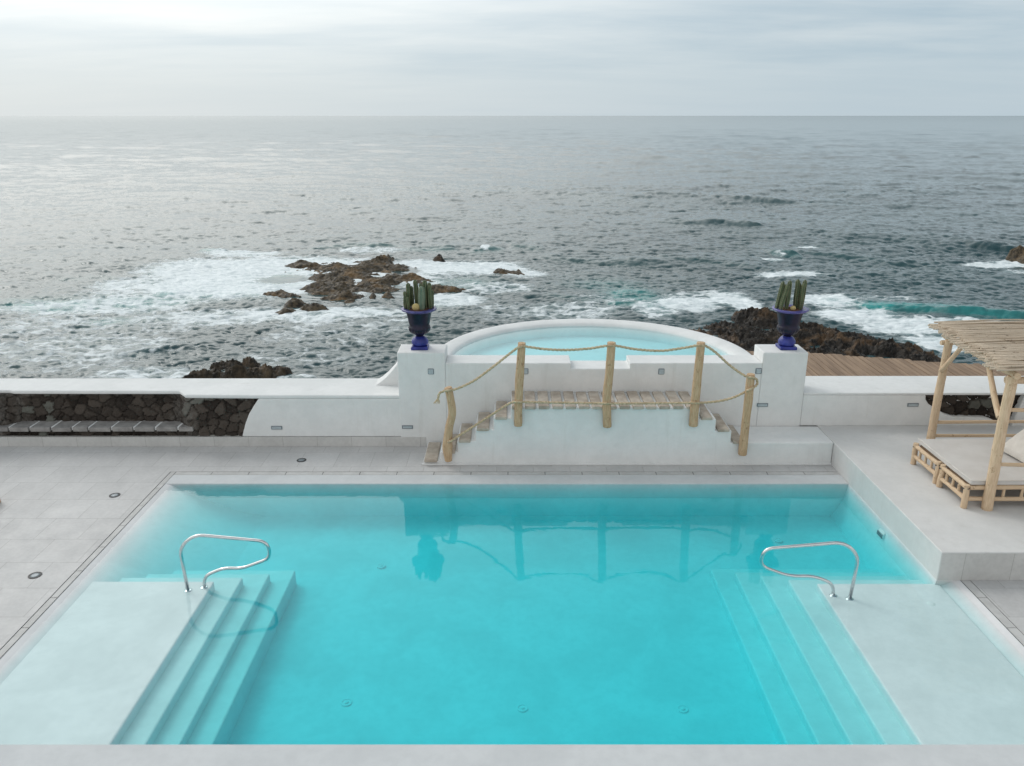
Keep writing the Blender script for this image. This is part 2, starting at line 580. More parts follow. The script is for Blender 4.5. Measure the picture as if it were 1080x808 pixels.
def worley(x, y, cell, seed, jitter=0.85, sy=1.0):
    """F1, F2 and id of the nearest jittered point"""
    X, Y = x / cell, y / (cell * sy)
    xi, yi = np.floor(X).astype(int), np.floor(Y).astype(int)
    rs = np.random.RandomState(seed)
    jx, jy, tn = rs.rand(64, 64), rs.rand(64, 64), rs.rand(64, 64)
    f1 = np.full(X.shape, 9.0)
    f2 = np.full(X.shape, 9.0)
    tone = np.zeros(X.shape)
    for ox in (-1, 0, 1):
        for oy in (-1, 0, 1):
            cx, cy = xi + ox, yi + oy
            qx = cx + 0.5 + (jx[cx & 63, cy & 63] - 0.5) * jitter
            qy = cy + 0.5 + (jy[cx & 63, cy & 63] - 0.5) * jitter
            d = np.hypot(X - qx, Y - qy)
            nearer = d < f1
            f2 = np.where(nearer, f1, np.minimum(f2, d))
            tone = np.where(nearer, tn[cx & 63, cy & 63], tone)
            f1 = np.where(nearer, d, f1)
    return f1, f2, tone


def rubble_panel(name, path, z0, z1, seed, mat, parent, cell=0.2, batter=0.0, res=0.016, clip=None):
    """a rough stone face following the plan polyline `path`; stones stand proud of recessed joints"""
    P = [Vector((*p, 0)) for p in path]
    seg = [(P[i + 1] - P[i]).length for i in range(len(P) - 1)]
    L = sum(seg)
    nu, nvv = max(2, int(L / res)), max(2, int((z1 - z0) / res))
    us = np.linspace(0, L, nu)
    zs = np.linspace(z0, z1, nvv)
    cum = np.concatenate([[0], np.cumsum(seg)])
    px = np.interp(us, cum, [p.x for p in P])
    py = np.interp(us, cum, [p.y for p in P])
    k = np.clip(np.searchsorted(cum, us, 'right') - 1, 0, len(seg) - 1)
    tx = np.array([(P[i + 1].x - P[i].x) / seg[i] for i in range(len(seg))])[k]
    ty = np.array([(P[i + 1].y - P[i].y) / seg[i] for i in range(len(seg))])[k]
    ker = np.ones(7) / 7                                     # soften the corners
    tx = np.convolve(np.pad(tx, 3, 'edge'), ker, 'valid')
    ty = np.convolve(np.pad(ty, 3, 'edge'), ker, 'valid')
    U, Z = np.meshgrid(us, zs)
    wu = U + 0.055 * fbm(U * 7, Z * 7, seed + 40, 4)
    wz = Z + 0.055 * fbm(U * 7 + 50, Z * 7, seed + 43, 4)
    f1, f2, tone = worley(wu, wz, cell, seed, 0.95, 0.85)
    e = np.clip((f2 - f1) / 0.11, 0, 1)
    e = e * e * (3 - 2 * e)
    h = 0.06 * e + 0.035 * (tone - 0.5) * e + 0.024 * fbm(U * 14, Z * 14, seed + 47, 5) - 0.03
    h = h + batter * (z1 - Z)
    nx, ny = ty, -tx                                         # outward = right of the path direction
    V = np.stack([px[None, :] + nx[None, :] * h, py[None, :] + ny[None, :] * h, Z], -1).reshape(-1, 3)
    joint = np.clip(1 - (f2 - f1) / 0.09, 0, 1)
    lime = np.clip((Z - (z1 - .045) + .05 * fbm(U * 5, Z * 5, seed + 80, 4)) / .03, 0, 1)
    for c0 in cum[1:-1]:
        lime = np.maximum(lime, np.clip(1.1 - np.abs(U - c0) / .16 + .9 * fbm(U * 9, Z * 9, seed + 84, 4), 0, 1) * .8)
    Fc = grid_faces(nvv, nu)
    return mesh_np(name, V, Fc, mat, parent, True, {'tone': tone, 'joint': joint, 'lime': lime})


def catmull(pts, n=8):
    P = [Vector(p) for p in pts]
    P = [2 * P[0] - P[1]] + P + [2 * P[-1] - P[-2]]
    out = []
    for i in range(1, len(P) - 2):
        for k in range(n):
            t = k / n
            a, b, c, d = P[i - 1], P[i], P[i + 1], P[i + 2]
            out.append(0.5 * (2 * b + (c - a) * t + (2 * a - 5 * b + 4 * c - d) * t * t + (3 * b - a - 3 * c + d) * t ** 3))
    out.append(P[-2])
    return out


def fillet(pts, r, n=7):
    """polyline with rounded corners"""
    P = [Vector(p) for p in pts]
    out = [P[0]]
    for i in range(1, len(P) - 1):
        a, b = (P[i - 1] - P[i]), (P[i + 1] - P[i])
        rr = min(r[i - 1] if isinstance(r, list) else r, a.length * 0.49, b.length * 0.49)
        p0, p2 = P[i] + a.normalized() * rr, P[i] + b.normalized() * rr
        for k in range(n + 1):
            t = k / n
            out.append(p0 * (1 - t) ** 2 + P[i] * 2 * t * (1 - t) + p2 * t * t)
    out.append(P[-1])
    return out


# ------------------------------------------------------------------ the pool basin (sheets and nested step solids)
YF, YB = 5.99, 11.55                      # near and far edge of the water
XL, XR = -5.45, 5.58                      # where the beach slopes leave the paving
PW = 8.77                                 # near face of the raised platform
YW = 13.05                                # face of the sea wall
ZF = -0.76                                # pool floor

b = MB()


def quad(mb, *p):
    k = len(mb.v)
    mb.v += [tuple(q) for q in p]
    mb.uv += [(0, 0)] * len(p)
    mb.f.append(tuple(range(k, k + len(p))))


ZB = -0.57                                # the floor rises towards the sea side
quad(b, (XL, YF - .1, ZF), (XR, YF - .1, ZF), (XR, YB + .1, ZB), (XL, YB + .1, ZB))
quad(b, (-5.6, YB, ZF - .1), (XR, YB, ZF - .1), (XR, YB, 0), (-5.6, YB, 0))
quad(b, (XR, YF, ZF - .1), (XL, YF, ZF - .1), (XL, YF, -0.001), (XR, YF, -0.001))
# left beach: from the paving down to the shelf, then on down to the floor
prof = [(XL, 0.0, 0.0), (-5.36, -0.022, -0.022), (-5.28, -0.062, -0.062), (-5.2, -0.1, -0.1)]
for i in range(1, 25):
    q = i / 24
    e = q ** 1.15 * (1 - .45 * q) / .55                     # eases out where it reaches the floor
    prof.append((-5.2 + 1.25 * q, -0.1 + (ZF - .004 + .1) * e, -0.1 + (ZB - .004 + .1) * e))
pf = np.array(prof)
ts = np.linspace(0, 1, 9)[:, None]
LV = np.stack([np.repeat(pf[None, :, 0], 9, 0), YF + (YB - YF) * np.repeat(ts, len(pf), 1), pf[None, :, 1] * (1 - ts) + pf[None, :, 2] * ts], -1).reshape(-1, 3)
tag(mesh_np('pool_floor', LV, grid_faces(9, len(pf)), 'pool_finish'), kind='structure')
prof = [(XR, 0.0), (5.49, -0.022), (5.41, -0.062), (5.33, -0.1), (5.2, -0.2)]
for (x0, z0), (x1, z1) in zip(prof, prof[1:]):
    quad(b, (x1, YF, z1), (x0, YF, z0), (x0, PW, z0), (x1, PW, z1))
prof = [(5.299, 0.0), (5.285, -0.10), (5.24, -0.30), (5.14, -.5), (4.98, ZF - .02)]
for (x0, z0), (x1, z1) in zip(prof, prof[1:]):
    quad(b, (x1, PW, z1), (x0, PW, z0), (x0, YB, z0), (x1, YB, z1))
tag(b.build('pool_basin', 'pool_finish', smooth=False), kind='structure')
for side, n, x0, yb in ((-1, 4, -3.75, 8.85), (1, 5, 3.82, 8.80)):
    b = MB()
    for k in range(n):
        zt = -0.066 - 0.118 * k
        if side < 0:
            b.box(-5.3 + .003 * k, x0 + .26 * k, YF - .05 - .003 * k, yb + .28 * k, ZF - .05, zt)
        else:
            b.box(x0 - .26 * k, 5.35 - .003 * k, YF - .05 - .003 * k, yb + .28 * k, ZF - .05, zt)
    tag(b.build('pool_floor', 'pool_finish', bevel=.018), kind='structure')


# ------------------------------------------------------------------ still water: clear skin over an absorbing body
def water_mat(name, absorb, density, ripple, scale):
    m = bpy.data.materials.new(name)
    m.use_nodes = True
    t = NT(m.node_tree)
    o = t.n('ShaderNodeOutputMaterial')
    geo = t.n('ShaderNodeNewGeometry')
    pos = geo.outputs['Position']
    bn = t.n('ShaderNodeBump')
    bn.inputs['Strength'].default_value = ripple
    bn.inputs['Distance'].default_value = 0.02
    h = t.m('ADD', t.noise(t.scale(pos, (1, 1.5, 1)), scale, 3, 0.5, 0.3), t.m('MULTIPLY', t.noise(pos, scale * 4, 2, 0.5), 0.08))
    t.l(h, bn.inputs['Height'])
    c = t.m('ABSOLUTE', t.v('DOT_PRODUCT', bn.outputs[0], geo.outputs['Incoming']))
    sch = t.m('POWER', t.m('SUBTRACT', 1.0, c, clamp=True), 5.0)
    fr = t.m('MULTIPLY_ADD', sch, 0.98, 0.021)
    gl = t.n('ShaderNodeBsdfGlossy')
    gl.inputs['Roughness'].default_value = 0.0
    t.l(bn.outputs[0], gl.inputs['Normal'])
    tr = t.n('ShaderNodeBsdfTransparent')
    mx = t.n('ShaderNodeMixShader')
    t.l(fr, mx.inputs[0])
    t.l(tr.outputs[0], mx.inputs[1])
    t.l(gl.outputs[0], mx.inputs[2])
    t.l(mx.outputs[0], o.inputs['Surface'])
    va = t.n('ShaderNodeVolumeAbsorption')
    va.inputs['Color'].default_value = (*absorb, 1)
    va.inputs['Density'].default_value = density
    t.l(va.outputs[0], o.inputs['Volume'])
    return m


M['pool_water'] = water_mat('pool_water', (0.05, 0.948, 0.979), 1.45, 0.09, 1.7)
M['spa_water'] = water_mat('plunge_pool_water', (0.14, 0.925, 0.985), 1.1, 0.05, 1.7)
WZ = -0.018
b = MB().box(-5.52, 5.57, YF - .006, YB + .006, -1.35, WZ)
tag(b.build('pool_water', 'pool_water'), kind='structure')

# ------------------------------------------------------------------ paving, coping, platform
b = MB()
b.box(-16, -5.56, -3, YW + .1, -.25, 0)                      # left terrace
b.box(-5.56, 5.3, 12.0, YW + .1, -.25, 0)                    # strip under the bridge
b.box(5.72, 16, -3, PW + .1, -.25, 0)                        # right terrace
tag(b.build('terrace', 'tile'), kind='structure')
b = MB()
b.box(-5.46, 5.297, YB - .008, 11.87, -.25, 0.002)                    # far coping
b.box(-16, 16, 2.0, YF + .008, -.25, 0.003)                         # near coping
b.box(-5.458, XL, YF, YB, -.25, 0.001)
b.box(XR, 5.59, YF, PW, -.25, 0.001)
tag(b.build('pool_coping', 'coping', bevel=.006), kind='structure')

# raised platform (two volumes butted end to end)
b = MB().box(5.3, 16, PW, YW + .1, -.3, .39)
tag(b.build('platform_floor', 'platform', bevel=.012), kind='structure')
b = MB().box(5.31, 16, PW - .004, PW - .001, .001, .375)
tag(b.build('platform_riser', 'tile_up'), kind='structure')

# slot drains: cover slabs between two shadow gaps
def drain(name, label, runs):
    t = thing(name, (runs[0][0], runs[0][2], 0), label, 'drain')
    g, s = MB(), MB()
    for (x0, x1, y0, y1, along) in runs:
        g.box(x0, x1, y0, y1, -.12, -.006)
        a0, a1 = (y0, y1) if along == 'y' else (x0, x1)
        k = a0
        while k < a1 - .01:
            e = min(k + .595, a1)
            if along == 'y':
                s.box(x0 + .012, x1 - .010, k, e - .005, -.1, -.001)
            else:
                s.box(k, e - .005, y0 + .010, y1 - .012, -.1, -.001)
            k += .6
    g.build('channel', 'slot', t)
    s.build('cover', 'slab', t)
    return t


drain('slot_drain', 'L-shaped slot drain with stone covers edging the pool at its left and far sides', [(-5.56, -5.46, YF, 12.0, 'y'), (-5.46, 5.3, 11.87, 12.0, 'x')])
drain('slot_drain', 'short slot drain with stone covers beside the raised platform at the right of the pool', [(5.59, 5.72, YF, PW, 'y')])

# ------------------------------------------------------------------ left sea wall with its stone niche
GW = 'white sea walls along the terrace'
wl = thing('sea_wall', (-6, 13.5, 0), 'long low white sea wall with dark rubble niche, left of the bridge', 'wall', GW)
b = MB()                                                        # plastered stretch, its end swept in a curve
curve = [(-4.71, .182), (-4.675, .30), (-4.62, .45), (-4.55, .60), (-4.46, .74), (-4.36, .88)]
b.prism(curve + [(-1.9, .88), (-1.9, .182)], YW, 14.0, 'y')
b.build('plaster_face', 'plaster', wl, bevel=.02)
b = MB()
b.prism([(-16, 13.33), (-8.78, 13.33), (-8.7, 13.30), (-5.80, 13.29), (-5.62, YW + .03), (-4.36, YW + .004), (-1.9, YW + .004), (-1.9, 14.02), (-16, 14.02)], .88, .945)
b.build('cap', 'plaster', wl, bevel=.025, seg=3)
b = MB().box(-16, -4.2, 13.62, 13.98, -4, .879)
b.build('core', 'mortar', wl)
rubble_panel('stone_face', [(-11, YW + .11), (-8.95, YW + .11), (-8.72, 13.42), (-5.86, 13.42), (-5.64, YW + .11), (-4.3, YW + .11)], .195, .885, 3, 'stone', wl, cell=.185, batter=.09)
MB().box(-16, -1.5, YW - .012, YW + .06, 0, .18).build('skirting', 'tile_up', wl, bevel=.004)
MB().prism([(-2.46, .93), (-2.36, .99), (-2.24, 1.09), (-2.12, 1.22), (-2.0, 1.37), (-1.93, 1.46), (-1.93, .93)], 13.60, 14.0, 'y').build('buttress', 'plaster', wl, bevel=.02)

bench = thing('stone_bench', (-7.3, 13.3, 0), 'grey basalt slab bench built into the dark rubble niche', 'bench')
xs = [-11.2] + [on_z(p, 451, .36).x for p in (-39, -16, 8.6, 30.7, 53.6, 75.4, 92.8, 117, 140.4, 163.3, 187, 204)]
for x0, x1 in zip(xs, xs[1:]):
    j = rnd.uniform(-.008, .008)
    MB().box(x0 + .018, x1 - .018, YW - .02 + j, 13.5, .285, .362 + rnd.uniform(-.004, .004)).build('slab', 'bench', bench, bevel=.008)
MB().box(-11.2, xs[-1] - .02, YW + .02, 13.5, .30, .3555).build('mortar_joint', 'plaster', bench)
rubble_panel('bench_front', [(-11.2, YW + .09), (xs[-1], YW + .09)], .16, .31, 11, 'stone_dark', bench, cell=.16)

# ------------------------------------------------------------------ right sea wall
wr = thing('sea_wall', (7, 13.5, .39), 'low white sea wall with dark lava rubble panel, behind the daybed', 'wall', GW)
b = MB()
edge = [(7.10, .95), (7.11, .87), (7.17, .79), (7.31, .70), (7.47, .61), (7.62, .56), (8.18, .545), (8.32, .50), (8.46, .42), (8.52, .385)]
b.prism([(5.0, .385)] + [(5.0, .95)] + edge, YW, YW + .12, 'y')
b.build('plaster_face', 'plaster', wr, bevel=.018)
MB().prism([(8.66, .385), (8.70, .6), (8.79, .95), (16, .95), (16, .385)], YW - .02, YW + .12, 'y').build('plaster_return', 'plaster', wr, bevel=.018)
rubble_panel('stone_face', [(6.7, YW + .12), (9.1, YW + .12)], .36, .955, 23, 'stone_dark', wr, cell=.20, batter=.03)
MB().box(5.0, 16, YW + .13, 14.0, -4, .949).build('core', 'plaster', wr)
MB().box(5.0, 16, YW - .004, 14.02, .95, .99).build('cap', 'plaster', wr, bevel=.02, seg=3)

# ------------------------------------------------------------------ the round plunge pool behind, with its pillars
CXP, CYP, RI = 1.43, 13.46, 2.50
pp = thing('plunge_pool', (CXP, CYP, -3), 'raised white half-round plunge pool above the sea, behind the wooden bridge', 'pool')
b = MB()
xa, xb, n0, n1 = -1.13, 4.24, 1.00, 2.00
b.prism([(xa, -.2), (xb, -.2), (xb, 1.525), (n1, 1.525), (n1, 1.425), (n0, 1.425), (n0, 1.525), (xa, 1.525)], YW, 13.545, 'y')
b.build('front_wall', 'plaster', pp, bevel=.014)
b = MB()
n = 72
sec = [(RI - .02, .95), (RI - .01, 1.40), (RI + .03, 1.462), (RI + .07, 1.478), (RI + .255, 1.515), (RI + .285, 1.505), (RI + .30, 1.47), (RI + .32, 1.3), (RI + .38, -5.6)]
for i in range(n + 1):
    a = PI * i / n
    for (r, z) in sec:
        b.v.append((CXP + r * math.cos(a), 13.54 + (r - .06) * math.sin(a), z))
        b.uv.append((0, 0))
m_ = len(sec)
for i in range(n):
    for k in range(m_ - 1):
        b.f.append((i * m_ + k, (i + 1) * m_ + k, (i + 1) * m_ + k + 1, i * m_ + k + 1))
b.build('rim', 'plaster', pp, smooth=True)
b = MB()
pts = [(CXP + (RI) * math.cos(PI * i / n), 13.54 + (RI - .06) * math.sin(PI * i / n)) for i in range(n + 1)]
b.prism(pts, .90, 1.22)
b.build('basin_floor', 'pool_finish', pp)
b = MB().prism([(CXP + (RI + .015) * math.cos(PI * i / n), 13.53 + (RI - .045) * math.sin(PI * i / n)) for i in range(n + 1)], .93, 1.425)
tag(b.build('plunge_pool_water', 'spa_water'), kind='structure')

GP = 'white pillars carrying the blue urns'
for x0, x1, lab in ((-1.94, -1.13, 'white plastered pillar at the left end of the plunge pool, under the left urn'), (4.24, 5.0, 'white plastered pillar at the right end of the plunge pool, under the right urn')):
    b = MB().prism([(x0, -.2), (x1, -.2), (x1, 1.71), (x0, 1.71)], YW - .003, 13.59, 'y')
    tag(b.build('pillar', 'plaster', bevel=.018), lab, 'pillar', GP)

# ------------------------------------------------------------------ recessed lamps
GL = 'recessed lamps in the white walls'


def wall_lamp(px, py, wide, lab):
    p = on_y(px, py, YW)
    hw, hh = (.095, .032) if wide else (.055, .055)
    t = thing('wall_light', (p.x, YW, p.z), lab, 'wall light', GL)
    b = MB()
    b.prism([(p.x - hw, p.z - hh), (p.x + hw, p.z - hh), (p.x + hw, p.z + hh), (p.x - hw, p.z + hh)], YW - .016, YW + .02, 'y')
    b.build('frame', 'lamp_frame', t, bevel=.004 if wide else .018)
    k = .016
    b = MB()
    b.prism([(p.x - hw + k, p.z - hh + k), (p.x + hw - k, p.z - hh + k), (p.x + hw - k, p.z + hh - k), (p.x - hw + k, p.z + hh - k)], YW - .020, YW + .01, 'y')
    b.build('lens', 'lamp_glass', t)


wall_lamp(292, 451, True, 'flat grey lamp low in the plaster wall, nearest the dark rubble niche')
wall_lamp(429.8, 450.3, True, 'flat grey lamp low in the plaster wall, below the left urn pillar')
wall_lamp(804, 427, True, 'flat grey lamp low in the wall below the right urn pillar')
wall_lamp(962.7, 427, True, 'flat grey lamp in the low right wall beside the daybed')
wall_lamp(454.5, 391.7, False, 'square frosted lamp high in the left urn pillar')
wall_lamp(554, 391.5, False, 'square frosted lamp in the plunge pool wall, half behind the second rope post')
wall_lamp(697.5, 391.8, False, 'square frosted lamp in the plunge pool wall right of the overflow notch')
wall_lamp(800, 391.3, False, 'square frosted lamp beside the rightmost rope post at the right urn pillar')

# ------------------------------------------------------------------ footbridge
YBR = 12.28
br = thing('footbridge', (1.2, 12.6, 0), 'white plastered stepped footbridge with stone treads in front of the plunge pool', 'bridge')
sx = [-1.47, -1.19, -.90, -.60, -.30, -.015]
sz = [.07, .22, .42, .62, .82]
poly = [(-1.47, 0)]
for i in range(5):
    poly += [(sx[i], sz[i]), (sx[i + 1], sz[i])]
poly += [(sx[5], 1.0), (3.05, 1.0), (3.05, .80), (3.33, .80), (3.33, .60), (3.60, .60), (3.60, .388), (5.297, .388), (5.297, 0)]
MB().prism(poly, YBR, YW - .014, 'y').build('plaster_body', 'plaster', br, bevel=.016)
MB().box(-1.50, 5.296, YBR - .03, YBR - .002, 0.001, .03).build('plinth', 'plaster', br, bevel=.006)


def tread(x0, x1, z, over=.045):
    j = rnd.uniform(-.012, .012)
    h = .045 + rnd.uniform(-.006, .006)
    MB().box(x0 + rnd.uniform(-.006, .006), x1 + rnd.uniform(-.006, .006), YBR - over + j, YW - .05 + rnd.uniform(-.02, .01), z - .012, z + h).build('tread', 'tread', br, bevel=.012)


for i, (x0, x1) in enumerate([(-1.45, -1.24), (-1.11, -.94), (-.87, -.68), (-.57, -.38), (-.27, -.09)]):
    tread(x0, x1, sz[i])
for k in range(14):
    tread(.0 + k * .2175, .165 + k * .2175, 1.0)
for (x0, x1, z) in ((3.09, 3.27, .80), (3.37, 3.56, .60), (3.64, 3.82, .388)):
    tread(x0, x1, z, .02)

# ------------------------------------------------------------------ rope posts
GPO = 'peeled timber posts of the rope railing'
YP = YBR - .065
posts = []


def rope_post(pts, rads, lab, seed):
    P = catmull(pts, 7)
    rr = random.Random(seed)
    b = MB().tube(P, lambda t: np.interp(t, np.linspace(0, 1, len(rads)), rads), 14, wob=.022, seed=seed)
    o = b.build('rope_post', 'wood', smooth=True, bevel=.006)
    tag(o, lab, 'post', GPO)


def yp(px, py):
    q = on_y(px, py, YP)
    return (q.x, YP, q.z)


rope_post([yp(473, 486), yp(472, 470), yp(473.5, 452), yp(477, 436), yp(475, 420), yp(472.5, 408.5)], [.062, .086, .065, .066, .064, .060], 'crooked bent timber post at the foot of the left steps', 1)
rope_post([yp(546.5, 449), yp(547, 420), yp(548.5, 390), yp(550.5, 361.5)], [.066, .068, .069, .063], 'straight timber post at the left end of the bridge deck', 2)
rope_post([yp(640.5, 450), yp(640, 420), yp(643, 390), yp(645, 361)], [.072, .068, .069, .065], 'darker timber post at the middle of the bridge deck', 3)
rope_post([yp(731, 449), yp(733.5, 420), yp(736.5, 390), yp(739.5, 361)], [.075, .069, .068, .064], 'timber post at the right end of the bridge deck, before the right steps', 4)
rope_post([yp(783, 479.5), yp(786, 450), yp(789.5, 420), yp(792, 394.5)], [.070, .067, .068, .064], 'short timber post at the foot of the right steps, rope looped round it', 5)

# ropes
def twist(a, s):
    return 1 + .20 * math.cos(3 * a - 95 * s)


def rope(pts, lab, knots):
    P = catmull(pts, 26)
    b = MB().tube(P, .0185, 12, lobes=twist)
    o = b.build('rope', 'rope', smooth=True)
    tag(o, lab, 'rope', 'ropes of the bridge railing')
    return o


def rp(px, py, dy=0.0):
    q = on_y(px, py, YP + dy)
    return (q.x, YP + dy, q.z)


FRN = -.075
top = [rp(462, 420, FRN), rp(463.5, 415, FRN), rp(468, 412.6, FRN), rp(473, 411.5, FRN), rp(482, 410, -.02), rp(500, 401.5), rp(520, 387), rp(535, 375), rp(545, 367.5, FRN), rp(550, 365.3, FRN), rp(556, 365.8, -.02), rp(575, 368.3), rp(597, 369.2), rp(620, 367.8), rp(637, 365.2, FRN), rp(644, 364.6, FRN), rp(651, 365, -.02),
       rp(672, 368.6), rp(697, 370), rp(718, 367.5), rp(733, 364.8, FRN), rp(739, 364.2, FRN), rp(745, 365.4, -.02), rp(755, 372), rp(768, 384), rp(780, 393), rp(788, 397.2, FRN), rp(795, 398.5, FRN), rp(798.5, 401.5, 0), rp(798, 406, .0), rp(794, 409, FRN), rp(787, 412.5, FRN)]
rope(top, 'upper pale rope of the railing, slung from post top to post top', [])
low = [rp(790, 411.2, .07), rp(783, 415, .02), rp(773, 419.5, 0), rp(760, 422.8), rp(745, 424.6, -.02), rp(734, 424.9, FRN), rp(726, 425, -.02), rp(690, 425.3), rp(650, 425.6, -.02), rp(641, 425.6, FRN), rp(632, 425.4, -.02), rp(600, 424.9), rp(560, 424.2, -.02), rp(547, 424, FRN), rp(538, 425.2, -.02), rp(520, 436.5), rp(500, 449.5), rp(484, 459.5), rp(477, 464.2, FRN), rp(472, 466.5, FRN)]
rope(low, 'lower pale rope of the railing, stretched just above the treads', [])
b = MB()
p = Vector(rp(462, 420, FRN))
for k in range(9):
    a = 2 * PI * k / 9
    b.tube([p + Vector((0, 0, .01)), p + Vector((.03 * math.cos(a) - .01, .02 * math.sin(a), -.05)), p + Vector((.05 * math.cos(a) - .03, .03 * math.sin(a), -.09))], [.008, .008, .004], 5)
bpy.data.objects['rope'].select_set(False)
b.build('frayed_end', 'rope', bpy.data.objects['rope'])

# ------------------------------------------------------------------ urns with cacti
prof_foot = [(.10, .0), (.135, .03), (.145, .06), (.14, .10), (.11, .145), (.075, .175)]
prof_body = [(.070, .172), (.062, .20), (.066, .235), (.10, .255), (.15, .285), (.178, .33), (.186, .375), (.178, .395), (.170, .41), (.182, .47), (.198, .56), (.215, .635), (.225, .66)]
prof_rim = [(.205, .645), (.25, .655), (.29, .675), (.30, .69), (.296, .702), (.27, .705), (.23, .70), (.22, .69)]


def urn(x, y, z, lab, rim_m, foot_m):
    t = thing('urn', (x, y, z), lab, 'urn', 'glazed urns on the pillars')
    MB().box(x - .145, x + .145, y - .145, y + .145, z, z + .055).build('plinth', foot_m if foot_m == 'blue' else 'navy', t, bevel=.012)
    MB().lathe([(r, zz + .045) for r, zz in prof_foot], (x, y, z), 40).build('foot', foot_m, t, smooth=True)

    def flute(a, zz):
        if .25 < zz < .40:
            return 1 + .045 * abs(math.cos(10 * a)) * math.sin((zz - .25) / .15 * PI)
        return 1
    MB().lathe(prof_body, (x, y, z), 120, flute).build('body', 'navy', t, smooth=True)
    MB().lathe(prof_rim, (x, y, z), 64, lambda a, zz: 1 + .012 * math.cos(14 * a)).build('rim', rim_m, t, smooth=True)
    MB().lathe([(.215, .66), (.215, .682), (.15, .695), (.06, .70), (.01, .70)], (x, y, z), 32, lambda a, zz: 1 + .02 * math.sin(7 * a)).build('soil', 'soil', t, smooth=True)


def column_cactus(t, x, y, z, top, r, ribs, mat, seed):
    rr = random.Random(seed)
    P = catmull([(x, y, z), ((x * 2 + top[0]) / 3 + rr.uniform(-.008, .008), (y * 2 + top[1]) / 3, z + (top[2] - z) * .35), ((x + 2 * top[0]) / 3 + rr.uniform(-.008, .008), (y + 2 * top[1]) / 3, z + (top[2] - z) * .7), top], 6)
    b = MB().tube(P, lambda q: r * (.85 + .25 * math.sin(min(q * 1.3, 1) * PI * .8)) * (1 if q < .88 else max(.12, math.sqrt(max(0, 1 - ((q - .88) / .125) ** 2)))), ribs * 4, lobes=lambda a, s: 1 + .27 * math.cos(ribs * a), shift=0.0)
    b.build('stem', mat, t, smooth=True)


UZ, UY = 1.71, 13.33
ux1, ux2 = on_y(443, 360, UY).x, on_y(829.8, 360, UY).x
urn(ux1, UY, UZ, 'navy urn with violet rim and blue foot on the left pillar', 'indigo', 'blue')
urn(ux2, UY, UZ, 'black-navy urn with lilac rim and bright blue foot on the right pillar', 'violet', 'blue')
k = .00241
zs_ = UZ + .69
c1 = thing('cactus_clump', (ux1, UY, zs_), 'clump of upright green column cacti in the left urn, one stem pale and thick', 'cactus', 'cacti in the urns')
for i, (x, y, dx_, h, r, mm) in enumerate([(-76, 25, 4, .43, .034, 'cactus'), (-90, -5, -6, .30, .025, 'cactus'), (-18, 55, -10, .47, .032, 'cactus'), (24, -28, 2, .40, .047, 'cactus_blue'), (44, 20, 2, .48, .036, 'cactus'), (80, 12, -6, .40, .032, 'cactus'), (66, 60, 6, .42, .030, 'cactus'), (-50, 62, -4, .36, .027, 'cactus'), (4, 70, 6, .40, .026, 'cactus'), (90, 44, 3, .30, .024, 'cactus'), (-66, -20, -10, .22, .024, 'cactus')]):
    column_cactus(c1, ux1 + x * k, UY + y * k, zs_ - .02, (ux1 + (x + dx_) * k, UY + y * k, zs_ + h), r, 5, mm, i)
c2 = thing('cactus_clump', (ux2, UY, zs_), 'clump of slim dark column cacti in the right urn, parted in the middle', 'cactus', 'cacti in the urns')
for i, (x, y, dx_, h, r, mm) in enumerate([(-100, 0, 32, .47, .030, 'cactus'), (-78, -30, 34, .44, .030, 'cactus'), (-60, 40, 20, .40, .028, 'cactus'), (-34, -10, 8, .49, .032, 'cactus'), (-14, 40, 4, .36, .027, 'cactus'), (38, 8, -4, .50, .034, 'cactus'), (58, -25, 8, .45, .028, 'cactus'), (76, 10, 10, .49, .032, 'cactus'), (62, 50, 4, .42, .028, 'cactus')]):
    column_cactus(c2, ux2 + x * k, UY + y * k, zs_ - .02, (ux2 + (x + dx_) * k, UY + y * k, zs_ + h), r, 5, mm, i + 20)
for x, y, r, lab in ((ux1 - .035, UY - .10, .062, 'golden spiny ball cactus among the stems in the left urn'), (ux2 + .012, UY - .09, .042, 'small golden ball cactus between the stem groups in the right urn')):
    b = MB().lathe([(r * math.sin(q) + .002, r - r * math.cos(q)) for q in np.linspace(.15, PI - .05, 14)], (x, y, zs_ - .01), 48, lambda a, zz: 1 + .08 * math.cos(12 * a))
    tag(b.build('ball_cactus', 'spine', smooth=True), lab, 'cactus', 'ball cacti in the urns')

# ------------------------------------------------------------------ pool handrails
def handrail(x1, x2, xe, y, sgn, lab):
    t = thing('pool_handrail', (x1, y, -.08), lab, 'handrail', 'steel handrails on the pool shelves')
    dyy = .07
    pts = [(x1, y, -.08), (x1 - sgn * .03, y, .53), (x1 + sgn * .17, y, .71), (xe + 0.0, y + .03, .60), (xe + sgn * .02, y + .05, .36), (xe - sgn * .36, y + .06, .205), (x2 + sgn * .28, y + dyy, .21), (x2 + sgn * .03, y + dyy, .10), (x2, y + dyy, -.08)]
    P = fillet(pts, [.14, .16, .13, .16, .18, .2, .12], 8)
    MB().tube(P, .0205, 12).build('rail', 'steel', t, smooth=True)
    for xx, yy in ((x1, y), (x2, y + dyy)):
        MB().lathe([(.05, 0), (.05, .012), (.036, .02), (.022, .024)], (xx, yy, -.079), 24).build('flange', 'steel', t, smooth=True)


handrail(-4.0, -3.83, -2.97, 8.64, 1, 'looped steel handrail on the left pool shelf, reaching over the left steps')
handrail(4.1, 3.93, 3.0, 8.46, -1, 'looped steel handrail on the right pool shelf, reaching over the right steps')

